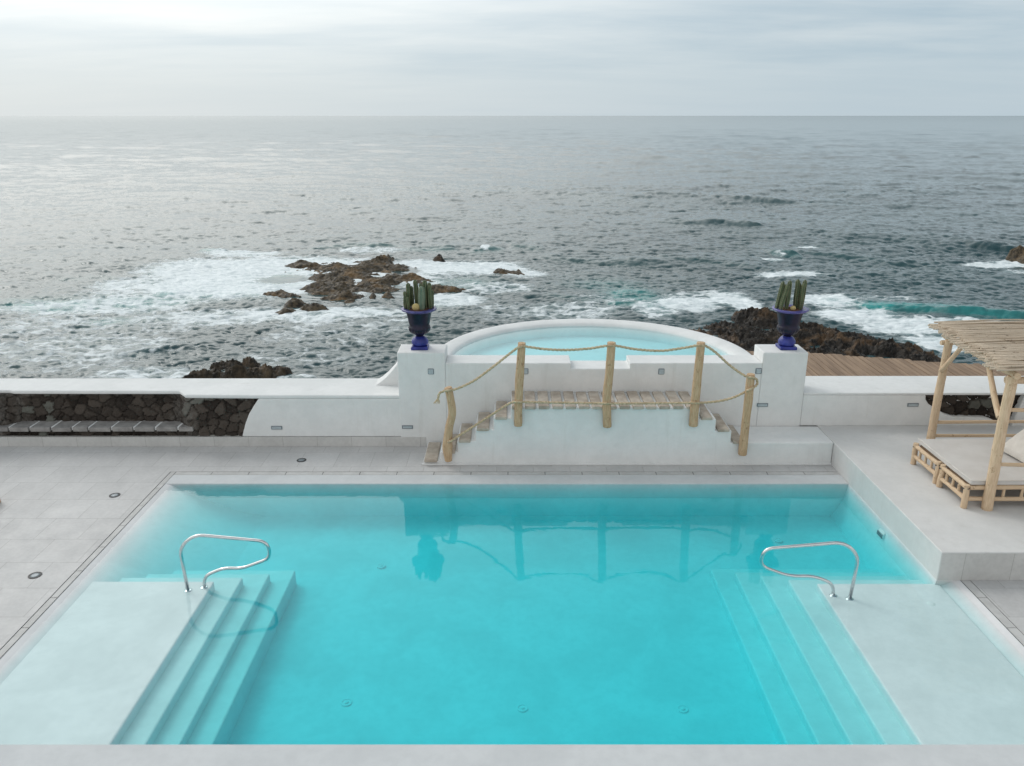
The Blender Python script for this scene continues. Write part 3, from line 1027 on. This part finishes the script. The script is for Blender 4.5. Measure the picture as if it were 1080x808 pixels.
# ------------------------------------------------------------------ fittings in the paving and in the pool
for px, py, z, lab in ((121, 522.5, 0, 'round ground light in the left paving, farther of the two beside the pool'), (37, 607, 0, 'round ground light in the left paving, nearer of the two beside the pool'), (318, 485.5, 0, 'round ground light in the paving between the far pool edge and the white wall')):
    p = on_z(px, py, z)
    t = thing('ground_light', (p.x, p.y, 0), lab, 'ground light', 'ground lights in the paving')
    MB().lathe([(.080, 0), (.080, .006), (.056, .007), (.054, .004)], (p.x, p.y, .0), 28).build('ring', 'black', t)
    MB().lathe([(.055, .003), (.055, .006), (.03, .008), (.01, .008)], (p.x, p.y, .0), 24).build('lens', 'lamp_frame', t, smooth=True)
for px, py, lab in ((365.5, 741, 'round return jet in the pool floor, nearest the left steps'), (551, 747, 'round return jet in the pool floor, middle of the near row'), (720, 748, 'round return jet in the pool floor, nearest the right steps'), (402, 597, 'round return jet far out in the pool floor on the left'), (821, 570, 'round return jet in the far pool floor behind the right handrail')):
    p = on_z(px, py, ZF)
    zj = ZF + (ZB - ZF) * (p.y - YF) / (YB - YF)
    p = on_z(px, py, zj)
    t = thing('pool_jet', (p.x, p.y, zj), lab, 'pool jet', 'return jets in the pool floor')
    MB().lathe([(.062, -.01), (.062, .007), (.048, .009), (.045, .004)], (p.x, p.y, zj), 24).build('ring', 'pool_finish', t)
    MB().lathe([(.022, 0), (.022, .012), (.005, .014)], (p.x, p.y, zj), 16).build('nozzle', 'fitting', t)
p = on_z(928.5, 563.5, -.16)
t = thing('underwater_light', (5.25, p.y, -.16), 'oval underwater light in the right pool wall below the platform', 'pool light')
yy, xx, zz = p.y, 5.27, -.16
MB().tube([(xx + .02, yy - .085, zz), (xx + .02, yy + .085, zz)], .055, 16).build('housing', 'fitting', t, bevel=.02)
b = MB()
for q in range(5):
    b.box(xx - .040, xx - .02, yy - .075 + q * .033, yy - .058 + q * .033, zz - .03, zz + .03)
b.build('grille', 'lamp_frame', t)
p = on_z(975, 632, -.1)
tag(MB().lathe([(.05, 0), (.05, .014), (.025, .02)], (p.x, p.y - .15, -.079), 20).build('water_inlet', 'fitting'), 'small round white inlet on the right pool shelf near the platform corner', 'inlet')

# ------------------------------------------------------------------ daybed
PZ = .39
db = thing('daybed', (7.2, 10.7, PZ), 'low timber daybed with beige mattress under the branch-roofed pergola', 'daybed')
X0, X1 = 6.2, 8.5


def pole(name, a, c, r, parent, mat='wood_pale', seed=0, n=10, taper=.9):
    A, B = Vector(a), Vector(c)
    rr = random.Random(seed)
    mid = [A.lerp(B, q) + Vector((rr.uniform(-1, 1), rr.uniform(-1, 1), rr.uniform(-1, 1))) * r * .16 for q in (.33, .66)]
    P = catmull([A] + mid + [B], 5)
    return MB().tube(P, lambda t: r * (1 + (taper - 1) * t), n, wob=.025, seed=seed).build(name, mat, parent, smooth=True, bevel=.005)


for i, (ya, yb) in enumerate(((9.97, 10.63), (10.74, 11.43))):
    fr = MB().build('bed_frame', 'wood_pale', db)
    s = 30 + i * 50
    for (x, y) in ((X0, ya), (X0, yb), (X1, ya), (X1, yb)):
        pole('leg', (x, y, PZ), (x + rnd.uniform(-.008, .008), y, PZ + .345), .043, fr, seed=s)
        s += 1
    for z in (.30, .135):
        for x in (X0, X1):
            pole('rail', (x, ya, PZ + z), (x, yb, PZ + z), .034, fr, seed=s)
            s += 1
        pole('rail', (X0 + .03, ya, PZ + z), (X1 - .03, ya, PZ + z), .032, fr, seed=s)
        s += 1
    for q in (.27, .52, .77):
        pole('spindle', (X0, ya + (yb - ya) * q, PZ + .135), (X0, ya + (yb - ya) * q, PZ + .30), .022, fr, seed=s)
        s += 1
    for j in range(8):
        x = X0 + .26 + j * .25
        pole('spindle', (x, ya, PZ + .135), (x, ya, PZ + .30), .021, fr, seed=s)
        s += 1
    MB().box(X0 + .05, X1 - .05, ya + .05, yb - .02, PZ + .285, PZ + .325).build('base_board', 'wood_dark', fr)
    for y in (ya, yb):
        b = MB()
        b.tube([(X0 - .046, y, PZ + .29), (X0 + .02, y + .046, PZ + .305), (X0 + .046, y, PZ + .315), (X0, y - .046, PZ + .30), (X0 - .046, y, PZ + .285)], .007, 6)
        b.build('lashing', 'black', fr, smooth=True)
b = MB()
nx, ny = 40, 30
mx0, mx1, my0, my1, mz0, mz1 = X0 + .035, X1 - .03, 9.965, 11.46, PZ + .335, PZ + .41
b.box(mx0, mx1, my0, my1, mz0, mz1)
mt = b.build('mattress', 'canvas', db, bevel=.022, seg=4)
b = MB()
b.tube(fillet([(mx0, my1, mz1 - .004), (mx0, my0, mz1 - .004), (mx1, my0, mz1 - .004), (mx1, my1, mz1 - .004)], .03, 4), .007, 8)
b.build('piping', 'linen', mt, smooth=True)


def cushion(c, size, rot, lab, mat):
    """soft pillow: grid pair puffed in the middle"""
    n = 22
    u = np.linspace(-1, 1, n)
    U, Vv = np.meshgrid(u, u)
    prof = (np.clip(1 - np.abs(U) ** 3.2, 0, 1) * np.clip(1 - np.abs(Vv) ** 3.2, 0, 1)) ** .42
    cr = .05 * fbm(U * 2.5 + 9, Vv * 2.5, 77, 4) * prof
    shrink = 1 - .05 * (1 - np.abs(U) ** 2) * 0
    V0 = np.stack([U * size[0] / 2 * (1 - .05 * (1 - Vv ** 2) * np.abs(U)), Vv * size[1] / 2 * (1 - .05 * (1 - U ** 2) * np.abs(Vv)), prof * size[2] / 2 * (1 + cr)], -1).reshape(-1, 3)
    V1 = V0 * np.array([1, 1, -1])
    F0 = grid_faces(n, n)
    F1 = F0[:, ::-1] + n * n
    V = np.concatenate([V0, V1])
    Mx = Matrix.Rotation(rot[2], 4, 'Z') @ Matrix.Rotation(rot[1], 4, 'Y') @ Matrix.Rotation(rot[0], 4, 'X')
    V = V @ np.array(Mx.to_3x3()).T + np.array(c)
    return tag(mesh_np('cushion', V, np.concatenate([F0, F1]), mat), lab, 'cushion', 'cushions on the daybed')


cushion((7.50, 10.52, PZ + .70), (.78, .95, .26), (0, R(-42), R(4)), 'large beige linen cushion leaning up at the near end of the daybed', 'linen')

# ------------------------------------------------------------------ pergola over the daybed
pg = thing('pergola', (7.6, 11, PZ), 'rustic pole pergola roofed with dry branches over the daybed', 'pergola')
NPt, FPt = on_z(1040.5, 537, PZ), on_z(981, 466, PZ)
NR, FR = Vector((9.35, 9.7, PZ)), Vector((9.5, 12.2, PZ))
NT_, FT_ = Vector((NPt.x - .01, NPt.y, 2.30)), Vector((FPt.x + .02, FPt.y, 2.13))
NRT, FRT = Vector((9.35, 9.7, 2.35)), Vector((9.5, 12.2, 2.28))
for i, (a, c, r) in enumerate(((NPt, NT_, .072), (FPt, FT_, .066), (NR, NRT, .07), (FR, FRT, .066))):
    pole('post', a, c, r, pg, seed=200 + i, n=14)
side_up = (NT_ - FT_)
pole('beam', FT_ - side_up * .09 + Vector((0, 0, .03)), NT_ + side_up * .05 + Vector((0, 0, .03)), .05, pg, seed=210)
pole('beam', FRT - Vector((0, -.2, -.03)), NRT + Vector((0, -.15, .03)), .05, pg, seed=211)
pole('beam', FT_ + Vector((-.1, .05, -.06)), FRT + Vector((.2, .05, -.06)), .042, pg, seed=212)
pole('beam', NT_ + Vector((-.05, .06, -.07)), NRT + Vector((.2, .06, -.07)), .05, pg, seed=213)
dirv = side_up.normalized()
pole('brace', FT_ + Vector((-.07, -.04, -.50)), FT_ + dirv * .52 + Vector((0, 0, -.03)), .038, pg, seed=214)
pole('brace', NT_ + Vector((-.05, .03, -.58)), NT_ - dirv * .75 + Vector((-.03, 0, -.02)), .040, pg, seed=215)
pole('rail', (FPt.x, FPt.y, .735), (FR.x, FR.y, .80), .028, pg, seed=216)
pole('rail', (FPt.x, FPt.y, .50), (FR.x, FR.y, .56), .028, pg, seed=217)
pole('rail', (NPt.x, NPt.y, 1.06), (NR.x, NR.y, 1.06), .026, pg, seed=218)
pole('rail', (NPt.x, NPt.y + .02, 1.83), (NR.x, NR.y, 1.86), .026, pg, seed=219)
# thatch: one layer of long branches, their cut ends staggered along the left edge
b = MB()
rs = random.Random(31)
farE, nearE = on_y(979, 350, 12.78), on_y(1049, 392, 9.72)
farE.z, nearE.z = 2.235, 2.415
NB = 118
for lay in range(2):
    for i in range(NB):
        q = (i + rs.uniform(-.3, .3)) / NB
        e = farE.lerp(nearE, q)
        L = rs.uniform(2.7, 3.3)
        st = e + Vector((rs.uniform(-.07, .10) + .12 * lay, 0, .028 * lay + rs.uniform(-.008, .012) + .03))
        end = st + Vector((L, -.10 * L * .3 + rs.uniform(-.13, .13), .012 * L + rs.uniform(-.03, .03)))
        r = rs.uniform(.006, .016)
        mid1 = st.lerp(end, .33) + Vector((0, rs.uniform(-.07, .07), rs.uniform(-.015, .03)))
        mid2 = st.lerp(end, .66) + Vector((0, rs.uniform(-.07, .07), rs.uniform(-.015, .03)))
        b.tube(catmull([st, mid1, mid2, end], 4), lambda t, r=r: r * (1 - .35 * t), 6, seed=i + 1000 * lay)
b.build('branch_roof', 'stick', pg, smooth=True)

# wooden stool, its legs just inside the left edge of the frame
st_ = thing('wooden_stool', (-8.0, 11.0, 0), 'brown wooden stool cut off by the left edge of the picture', 'stool')
pL = on_z(0.4, 530, 0)
sxr, syf = pL.x - .035, pL.y - .34
for (x, y) in ((sxr, syf), (sxr, syf + .34), (sxr - .4, syf), (sxr - .4, syf + .34)):
    pole('leg', (x, y, 0), (x, y, .22), .04, st_, 'wood', seed=int(x * 10 + y * 100))
MB().box(sxr - .46, sxr - .03, syf - .02, syf + .36, .22, .26).build('seat', 'wood', st_, bevel=.012)

# ------------------------------------------------------------------ boardwalk below the right wall
bw = MB()
rb = random.Random(5)
x = 4.6
while x < 13:
    wd = .135
    far = np.interp(x, [4.6, 6.5, 8.0, 9.6, 13], [17.75, 17.62, 17.2, 16.75, 16.2]) + rb.uniform(-.06, .06)
    zt = .40 + rb.uniform(-.004, .004)
    bb = len(bw.v)
    bw.box(x, x + wd - .012, 14.03, far, zt - .035, zt)
    for q in range(8):
        bw.uv[bb + q] = (x * 3.7 + (.03 if q % 4 in (1, 2) else 0), bw.v[bb + q][1])
    x += wd
tag(bw.build('boardwalk', 'wood_dark'), kind='structure')
bs = MB()
for xx in (4.9, 7.2, 9.4, 12):
    for yy in (14.6, 16.1):
        bs.box(xx - .07, xx + .07, yy - .07, yy + .07, -5, .36)
for yy in (14.6, 16.1):
    bs.box(4.6, 13, yy - .05, yy + .05, .25, .364)
tag(bs.build('boardwalk_structure', 'wood_dark'), kind='structure')

# ------------------------------------------------------------------ sea rocks
def px_ellipse(px, py, rx, ry):
    c = on_z(px, py, SEA)
    dep = c.y * math.cos(PITCH) + (CH - SEA) * math.sin(PITCH)
    y0, y1 = on_z(px, py + ry, SEA).y, on_z(px, py - ry, SEA).y
    return c.x, (y0 + y1) / 2, rx / F * dep, (y1 - y0) / 2


def rock(name, blobs, seed, mat, lab, res=.075, rough=.35, freq=.8, group=None, cat='rock', brk=.25, flat=1.0):
    E = [(*px_ellipse(*q[:4]), q[4] * flat) for q in blobs]
    x0 = min(e[0] - e[2] * 1.5 for e in E) - .5
    x1 = max(e[0] + e[2] * 1.5 for e in E) + .5
    y0 = min(e[1] - e[3] * 1.5 for e in E) - .5
    y1 = max(e[1] + e[3] * 1.5 for e in E) + .5
    res = max(res, math.sqrt((x1 - x0) * (y1 - y0) / 330000))
    xs, ys = np.arange(x0, x1, res), np.arange(y0, y1, res)
    X, Y = np.meshgrid(xs, ys)
    wx = X + .5 * fbm(X * .7, Y * .7, seed + 60, 4)
    wy = Y + .5 * fbm(X * .7 + 31, Y * .7, seed + 70, 4)
    Hh = np.full(X.shape, -1.0)
    for (cx, cy, ax, ay, h) in E:
        d2 = ((wx - cx) / ax) ** 2 + ((wy - cy) / ay) ** 2
        Hh = np.maximum(Hh, (h + .35) * (1 - np.clip(d2, 0, 4) ** .9) - .12)
    Hh = Hh + brk * fbm(X * 1.0, Y * 1.5, seed + 90, 4) - .18 * brk
    env = np.clip((Hh + .4) / .6, 0, 1)
    rg = fbm(X * freq, Y * freq, seed, 7, .60, True)
    bl = fbm(X * freq * 2.6, Y * freq * 2.6, seed + 9, 6, .68)
    f1, f2, tn = worley(X + .3 * bl, Y + .3 * rg, .85, seed + 5, .95)
    blocky = (tn - .5) * .8 + .35 * (1 - f1)
    Z = SEA + Hh + env * rough * (rg * .75 + bl * .8 + blocky * .6 - .25)
    Xd = X + env * .12 * fbm(X * 3.1, Y * 3.1, seed + 20, 4)
    Yd = Y + env * .12 * fbm(X * 3.1 + 40, Y * 3.1, seed + 25, 4)
    Fc = grid_faces(*X.shape)
    keep = (Z.reshape(-1)[Fc].max(1) > SEA - .45)
    Fc = Fc[keep]
    used = np.unique(Fc)
    remap = np.zeros(X.size, dtype=np.int64)
    remap[used] = np.arange(len(used))
    V = np.stack([Xd, Yd, Z], -1).reshape(-1, 3)[used]
    o = mesh_np(name, V, remap[Fc], mat, None, False)
    tag(o, lab, cat, group)
    return o


GR = 'rocks in the surf'
rock('reef', [(372, 291, 46, 15, .50), (345, 285, 46, 7, .30), (403, 280, 12, 9, .55), (318, 281, 26, 2.6, .16), (350, 306, 42, 7, .32), (398, 303, 34, 8, .36), (296, 313, 22, 3.6, .25), (312, 322, 16, 5.5, .26), (362, 316, 28, 3, .24), (336, 326, 20, 4, .24), (300, 330, 24, 2.4, .16), (372, 320, 10, 2.8, .2),
              (418, 283, 24, 3.2, .25), (430, 299, 38, 6, .32), (462, 308, 30, 5, .32), (420, 295, 34, 4, .26), (478, 309, 16, 3, .24), (394, 316, 6, 2.4, .24), (409, 315, 5, 2.4, .24)],
     101, 'rock_brown', 'broad brown weedy reef awash in white surf, behind the left urn', rough=.12, freq=2.6, cat='reef', brk=.36, flat=.62)
rock('sea_rock', [(250, 397, 50, 8, .12), (262, 386, 20, 3.5, .22), (238, 388, 18, 3.5, .20), (222, 400, 30, 5, .14), (284, 396, 18, 5, .30), (256, 399, 40, 4, .2)], 131, 'rock_shore', 'dark brown craggy rock just behind the left sea wall', .04, .20, 2.6, GR, brk=.4)
rock('headland', [(802, 342, 32, 9, .50), (775, 352, 44, 8, .26), (742, 355, 30, 6, .08), (850, 359, 58, 11, .42), (900, 366, 48, 10, .40), (945, 374, 36, 8, .32), (800, 364, 70, 10, .25), (870, 382, 90, 12, .22), (968, 381, 28, 7, .25), (960, 391, 60, 8, .15)], 151, 'rock_black', 'long black lava headland below the boardwalk, brown at its left tip', .05, .34, 1.7, None, 'rock', brk=.15)
rock('sea_rock', [(1078, 273, 13, 3.4, .65), (1090, 272, 14, 4, .8)], 171, 'rock_brown', 'rust-brown rock out at sea at the right edge of the picture', .07, .3, 1.2, GR)
rock('sea_rock', [(537, 288.5, 15, 2.2, .0), (530, 289, 10, 2.2, .02), (546, 288, 8, 2, -.05)], 181, 'rock_brown', 'low dark rock in a patch of foam beyond the plunge pool', .04, .14, 2.2, GR)
rock('sea_rock', [(461, 274, 5.5, 1.4, .12)], 191, 'rock_black', 'tiny dark rock in the surf right of the reef', .05, .2, 1.6, GR)

# the shore under the terrace, out of sight from up here
xs, ys = np.arange(-60, 60, .8), np.arange(13.2, 30, .6)
X, Y = np.meshgrid(xs, ys)
Z = -2.6 - (Y - 13.2) * .34 + .5 * fbm(X * .5, Y * .5, 7, 5)
mesh_np('shore_terrain', np.stack([X, Y, Z], -1).reshape(-1, 3), grid_faces(*X.shape), 'rock_black')['kind'] = 'structure'

# ------------------------------------------------------------------ the sea
def spectrum_tile(N, L, wind, wdir, lo, hi, seed, spread=2, pw=3.5):
    """heights of a wind sea on a periodic tile, as a complex spectrum"""
    rs = np.random.RandomState(seed)
    kk = np.fft.fftfreq(N, L / N) * 2 * PI
    KX, KY = np.meshgrid(kk, kk)
    K = np.hypot(KX, KY)
    K[0, 0] = 1e-6
    Lw = wind ** 2 / 9.81
    cosf = (KX * wdir[0] + KY * wdir[1]) / K
    P = np.exp(-1 / (K * Lw) ** 2) / K ** pw * (np.abs(cosf) ** spread * .9 + .1) * np.exp(-(K * .02) ** 2)
    wl = 2 * PI / K
    P *= (wl > lo) & (wl < hi)
    P[0, 0] = 0
    S = (rs.normal(size=(N, N)) + 1j * rs.normal(size=(N, N))) * np.sqrt(P)
    return S, K, KX, KY


def field(S, K, KX, KY, cut, sigma=None):
    """height and choppy offsets after removing waves shorter than cut"""
    f = 1 / (1 + np.exp(-np.clip((2 * PI / K / cut - 1) * 6, -50, 50)))
    Sf = S * f
    h = np.fft.ifft2(Sf).real
    ox = np.fft.ifft2(-1j * KX / K * Sf).real
    oy = np.fft.ifft2(-1j * KY / K * Sf).real
    return h, ox, oy


def bil(A, x, y, L):
    N = A.shape[0]
    u, v = (x / L % 1) * N, (y / L % 1) * N
    i, j = np.floor(u).astype(int), np.floor(v).astype(int)
    fu, fv = u - i, v - j
    i0, i1, j0, j1 = i % N, (i + 1) % N, j % N, (j + 1) % N
    return (A[j0, i0] * (1 - fu) + A[j0, i1] * fu) * (1 - fv) + (A[j1, i0] * (1 - fu) + A[j1, i1] * fu) * fv


HS = CH - SEA
th = [R(19.5)]
while th[-1] > R(.03):
    r = HS / math.tan(th[-1])
    stp = max(R(.024), .06 / (r * r / HS))
    th.append(th[-1] - stp)
rad_ = HS / np.tan(np.array(th))
rad_ = np.concatenate([rad_, [35000, 60000]])
az = np.radians(np.arange(-46, 46.01, .062))
RR, AZ = np.meshgrid(rad_, az, indexing='ij')
SX, SY = RR * np.sin(AZ), RR * np.cos(AZ)
sp = np.gradient(rad_)
wd = (-.25, -.97)
tiles = []
for (N, L, lo, hi, seed, amp) in ((512, 311.0, 8, 70, 1, .12), (512, 97.0, 1.5, 8, 3, .06), (1024, 53.0, .25, 1.5, 2, .040)):
    S, K, KX, KY = spectrum_tile(N, L, 7.5, wd, lo, hi, seed, 3 if lo > 5 else 1.6, 3.5 if lo > 1 else 3.0)
    h = np.fft.ifft2(S).real
    gy, gx = np.gradient(h * amp / h.std(), L / N)
    print('tile', L, 'rms slope', gx.std(), gy.std())
    tiles.append((S / h.std() * amp, K, KX, KY, L))
H = np.zeros(SX.shape)
OX, OY = np.zeros(SX.shape), np.zeros(SX.shape)
cuts = [.1, .5, 1.0, 2.0, 4.0, 8.0, 16.0, 32.0]
want = np.clip(sp * .75, cuts[0], cuts[-1] * .999)
lev = np.interp(np.log(want), np.log(cuts), np.arange(len(cuts)))
RX = .9397 * SX + .342 * SY
RY = -.342 * SX + .9397 * SY
for ti, (S, K, KX, KY, L) in enumerate(tiles):
    for ci, c in enumerate(cuts):
        wgt = np.clip(1 - np.abs(lev - ci), 0, 1)
        rows = np.nonzero(wgt > 0)[0]
        if not len(rows) or (ti == 2 and c > 1.5) or (ti == 1 and c > 8):
            continue
        h, ox, oy = field(S, K, KX, KY, c)
        qx, qy = (SX, SY) if ti != 1 else (RX, RY)
        a, bq = rows[0], rows[-1] + 1
        ww = wgt[a:bq, None]
        H[a:bq] += ww * bil(h, qx[a:bq], qy[a:bq], L)
        OX[a:bq] += ww * bil(ox, qx[a:bq], qy[a:bq], L)
        OY[a:bq] += ww * bil(oy, qx[a:bq], qy[a:bq], L)
far_amp = 1 + .9 * np.clip((RR - 60) / 200, 0, 1)             # open water is rougher than the sheltered shallows
H *= far_amp
gust = .75 + .45 * fbm(SX / 38, SY / 22, 300, 4)
H *= np.clip(gust, .72, 1.25)


def blob(px, py, rx, ry, p=1.0):
    cx, cy, ax, ay = px_ellipse(px, py, rx, ry)
    d2 = ((SX - cx) / ax) ** 2 + ((SY - cy) / ay) ** 2
    return np.minimum(1.0, 1.5 * np.exp(-d2 * 1.2)) * p


calm = np.zeros(SX.shape)
for q in ((340, 314, 40, 6), (420, 308, 40, 4), (300, 295, 30, 5), (425, 287, 18, 4)):
    calm = np.maximum(calm, blob(*q))
H *= 1 - .8 * calm
near_calm = np.zeros(SX.shape)

# single swells, steep on the shore side: (x0, x1, y in the photo, height, half width in metres)
ridge = np.zeros(SX.shape)
tealm = np.zeros(SX.shape)
wobx = 1.6 * fbm(SX / 7, SY / 30, 310, 3)
for (x0, x1, y0, y1, hh, wdt, tl) in ((330, 425, 261, 260, .55, 1.1, .15), (425, 480, 263, 262, .45, 1.0, .2), (500, 530, 265, 264, .55, 1.0, .2), (540, 572, 262, 263, .55, 1.0, .1), (572, 700, 270, 277, .42, 1.1, .05), (650, 790, 271, 278, .45, 1.1, .05),
                                      (700, 800, 236, 240, .75, 1.6, 0), (560, 700, 205, 208, .7, 2.2, 0), (690, 830, 206, 212, .8, 2.2, 0), (810, 840, 265, 268, .65, 1.1, .2), (840, 930, 264, 272, .4, 1.2, .05), (812, 930, 163, 164, .9, 4, 0), (1010, 1055, 165, 167, .9, 4, 0), (620, 700, 172, 173, .8, 3.5, 0),
                                      (1020, 1080, 258, 264, .6, 1.3, 0), (905, 1100, 322, 338, .75, .8, .6), (212, 236, 264, 265, .55, .9, .5), (70, 130, 290, 291, .28, .8, .1), (60, 150, 276, 282, .3, .9, 0), (130, 220, 372, 368, .32, .5, 0), (655, 692, 305, 309, .3, .7, .5), (580, 640, 313, 315, .22, .6, .1), (640, 690, 318, 322, .3, .7, .6), (165, 195, 311, 310, .3, .6, .8)):
    A, B = on_z(x0, y0, SEA), on_z(x1, y1, SEA)
    tx_ = np.clip((SX - A.x) / (B.x - A.x), -1, 2)
    yl = A.y + (B.y - A.y) * tx_ + wobx
    dd = (SY - yl) / wdt
    along = np.clip(1 - (np.abs(tx_ - .5) / .62) ** 4, 0, 1)
    pr = np.where(dd > 0, np.exp(-(dd / 1.7) ** 2), np.exp(-(dd / .75) ** 2))
    ridge += hh * pr * along
    if tl:
        tealm = np.maximum(tealm, tl * along * np.exp(-((dd + .45) / .9) ** 2))
ridge *= .48 * np.clip(.9 + .7 * fbm(SX / 4.5, SY / 1.6, 320, 4), .2, 1.5)
H += ridge

# foam: thick over the reef, laced elsewhere
foam = np.zeros(SX.shape)
for q in ((300, 285, 110, 16, .95), (240, 300, 110, 20, .95), (215, 285, 80, 14, .80), (160, 300, 80, 10, .72), (180, 312, 130, 10, .60), (350, 300, 120, 20, .95), (330, 332, 120, 9, .72), (230, 335, 110, 12, .60), (440, 284, 70, 11, .90), (500, 283, 60, 10, .90), (470, 318, 50, 9, .78), (520, 305, 60, 8, .55), (550, 288, 30, 6, .75), (255, 268, 50, 5, .75), (390, 264, 50, 4, .55), (100, 325, 130, 12, .62), (80, 370, 140, 22, .50), (160, 395, 90, 12, .55), (30, 345, 60, 20, .5), (370, 345, 120, 16, .45), (320, 375, 100, 16, .42),
          (120, 345, 140, 16, .45), (60, 385, 100, 16, .42), (200, 398, 60, 10, .55), (300, 398, 40, 6, .5), (340, 355, 90, 14, .42), (600, 330, 80, 12, .52), (640, 318, 50, 8, .45), (540, 330, 60, 12, .42),
          (725, 322, 40, 10, .80), (770, 318, 30, 8, .85), (690, 330, 30, 10, .62), (745, 312, 60, 5, .55), (785, 322, 20, 9, .95), (870, 318, 40, 9, .80), (905, 335, 50, 9, .82), (960, 345, 60, 9, .86), (1000, 362, 50, 10, .88), (1050, 350, 60, 6, .55), (930, 316, 60, 4, .5),
          (1000, 341, 60, 3, .75), (1060, 346, 30, 3, .6), (1045, 278, 30, 4, .85), (1072, 276, 26, 4, .95), (1080, 288, 26, 4, .6), (833, 288, 42, 3, .80), (815, 273, 16, 2.6, .75), (851, 260, 15, 1.3, .85), (512, 262, 5, 2.4, 1.1), (460, 275, 12, 2, .8), (820, 268, 10, 1.6, .5)):
    foam = np.maximum(foam, blob(*q))
foam = foam * (1 - .9 * calm)
crest = np.clip((ridge - .3) / .4, 0, 1)
foam = np.clip(foam + .0 * crest, 0, 1)
for q in ((975, 328, 45, 4.5, .7), (1050, 335, 40, 5, .35), (930, 326, 26, 5, .9), (665, 312, 30, 9, .55), (640, 300, 40, 6, .25), (180, 311, 16, 3.5, .85), (60, 322, 60, 6, .55), (150, 318, 60, 5, .5), (240, 310, 60, 6, .4), (480, 300, 40, 6, .3), (120, 340, 30, 3, .4), (290, 288, 40, 8, .3), (235, 302, 60, 5, .35), (690, 322, 20, 8, .45), (880, 320, 20, 5, .5)):
    tealm = np.maximum(tealm, blob(*q))
roughA = np.interp(RR, [20, 60, 150, 500, 3000, 20000], [.04, .04, .06, .10, .15, .19])
chop = .9
Vs = np.stack([SX + OX * chop, SY + OY * chop, SEA + H], -1).reshape(-1, 3)

m, t, b_, pos, o_ = principled('sea_water')
M['sea'] = m
af = t.n('ShaderNodeAttribute', attribute_name='foam').outputs['Fac']
at = t.n('ShaderNodeAttribute', attribute_name='teal').outputs['Fac']
ar = t.n('ShaderNodeAttribute', attribute_name='rough').outputs['Fac']
ac = t.n('ShaderNodeAttribute', attribute_name='calm').outputs['Fac']
flat = t.scale(pos, (1, 1, 0))
deep = t.mix(t.rng(t.noise(flat, .05, 4), .35, .65), (0.026, 0.060, 0.066), (0.040, 0.082, 0.088))
body = t.mix(t.m('MULTIPLY', at, t.rng(t.noise(t.scale(flat, (.6, 1.2, 1)), .9, 5, .6), .3, .6, .45, 1.0)), deep, (0.035, 0.31, 0.30))
n1 = t.noise(t.scale(flat, (.75, 1.2, 1)), .55, 9, .68, .9)
n2 = t.noise(t.scale(flat, (.8, 1.3, 1)), 2.1, 8, .72, .5)
vor = t.n('ShaderNodeTexVoronoi', feature='DISTANCE_TO_EDGE')
wv = t.v('ADD', flat, t.scale(t.n('ShaderNodeTexNoise').outputs[1], (0, 0, 0)))
nz = t.n('ShaderNodeTexNoise')
t.l(flat, nz.inputs['Vector'])
nz.inputs['Scale'].default_value = .8
nz.inputs['Detail'].default_value = 5
wv = t.v('ADD', t.scale(flat, (.8, 1.25, 1)), t.scale(nz.outputs['Color'], (1.6, 1.6, 0)))
t.l(wv, vor.inputs['Vector'])
vor.inputs['Scale'].default_value = .85
lace = t.rng(vor.outputs['Distance'], 0.0, .22, 1.0, 0.0)
tx2 = t.m('ADD', t.m('ADD', t.m('MULTIPLY', n1, .50), t.m('MULTIPLY', n2, .40)), t.m('MULTIPLY', lace, .15))
thr = t.m('MULTIPLY_ADD', af, -.56, .745)
ff = t.rng(tx2, thr, t.m('ADD', thr, .19))
ff = t.m('MULTIPLY', ff, t.rng(af, .12, .35))
thin = t.m('MULTIPLY', t.rng(af, .3, .95), .6)                  # milky, aerated water between the streaks
body = t.mix(thin, body, (0.30, 0.46, 0.48))
ff = t.m('MULTIPLY', ff, t.rng(t.noise(t.scale(flat, (.7, 1.5, 1)), 1.6, 7, .7), .33, .60, .55, 1.0))
col = t.mix(ff, body, (0.82, 0.87, 0.89))
t.l(col, b_.inputs['Base Color'])
t.l(t.m('MAXIMUM', ar, t.m('MULTIPLY', ff, .7)), b_.inputs['Roughness'])
b_.inputs['IOR'].default_value = 1.33
b_.inputs['Specular IOR Level'].default_value = .5
bn = t.n('ShaderNodeBump')
t.l(t.m('MULTIPLY', t.m('SUBTRACT', 1.0, t.m('MULTIPLY', ac, .8)), .55), bn.inputs['Strength'])
bn.inputs['Distance'].default_value = .10
hb = t.m('ADD', t.m('MULTIPLY', t.noise(t.scale(flat, (.8, 1.3, 1)), 4.5, 5, .6), .45), t.m('MULTIPLY', ff, .5))
t.l(hb, bn.inputs['Height'])
t.l(bn.outputs[0], b_.inputs['Normal'])
sea = mesh_np('sea', Vs, grid_faces(*SX.shape)[:, ::-1], 'sea', None, True, {'foam': foam, 'teal': tealm, 'rough': roughA, 'calm': calm})
sea['kind'] = 'structure'
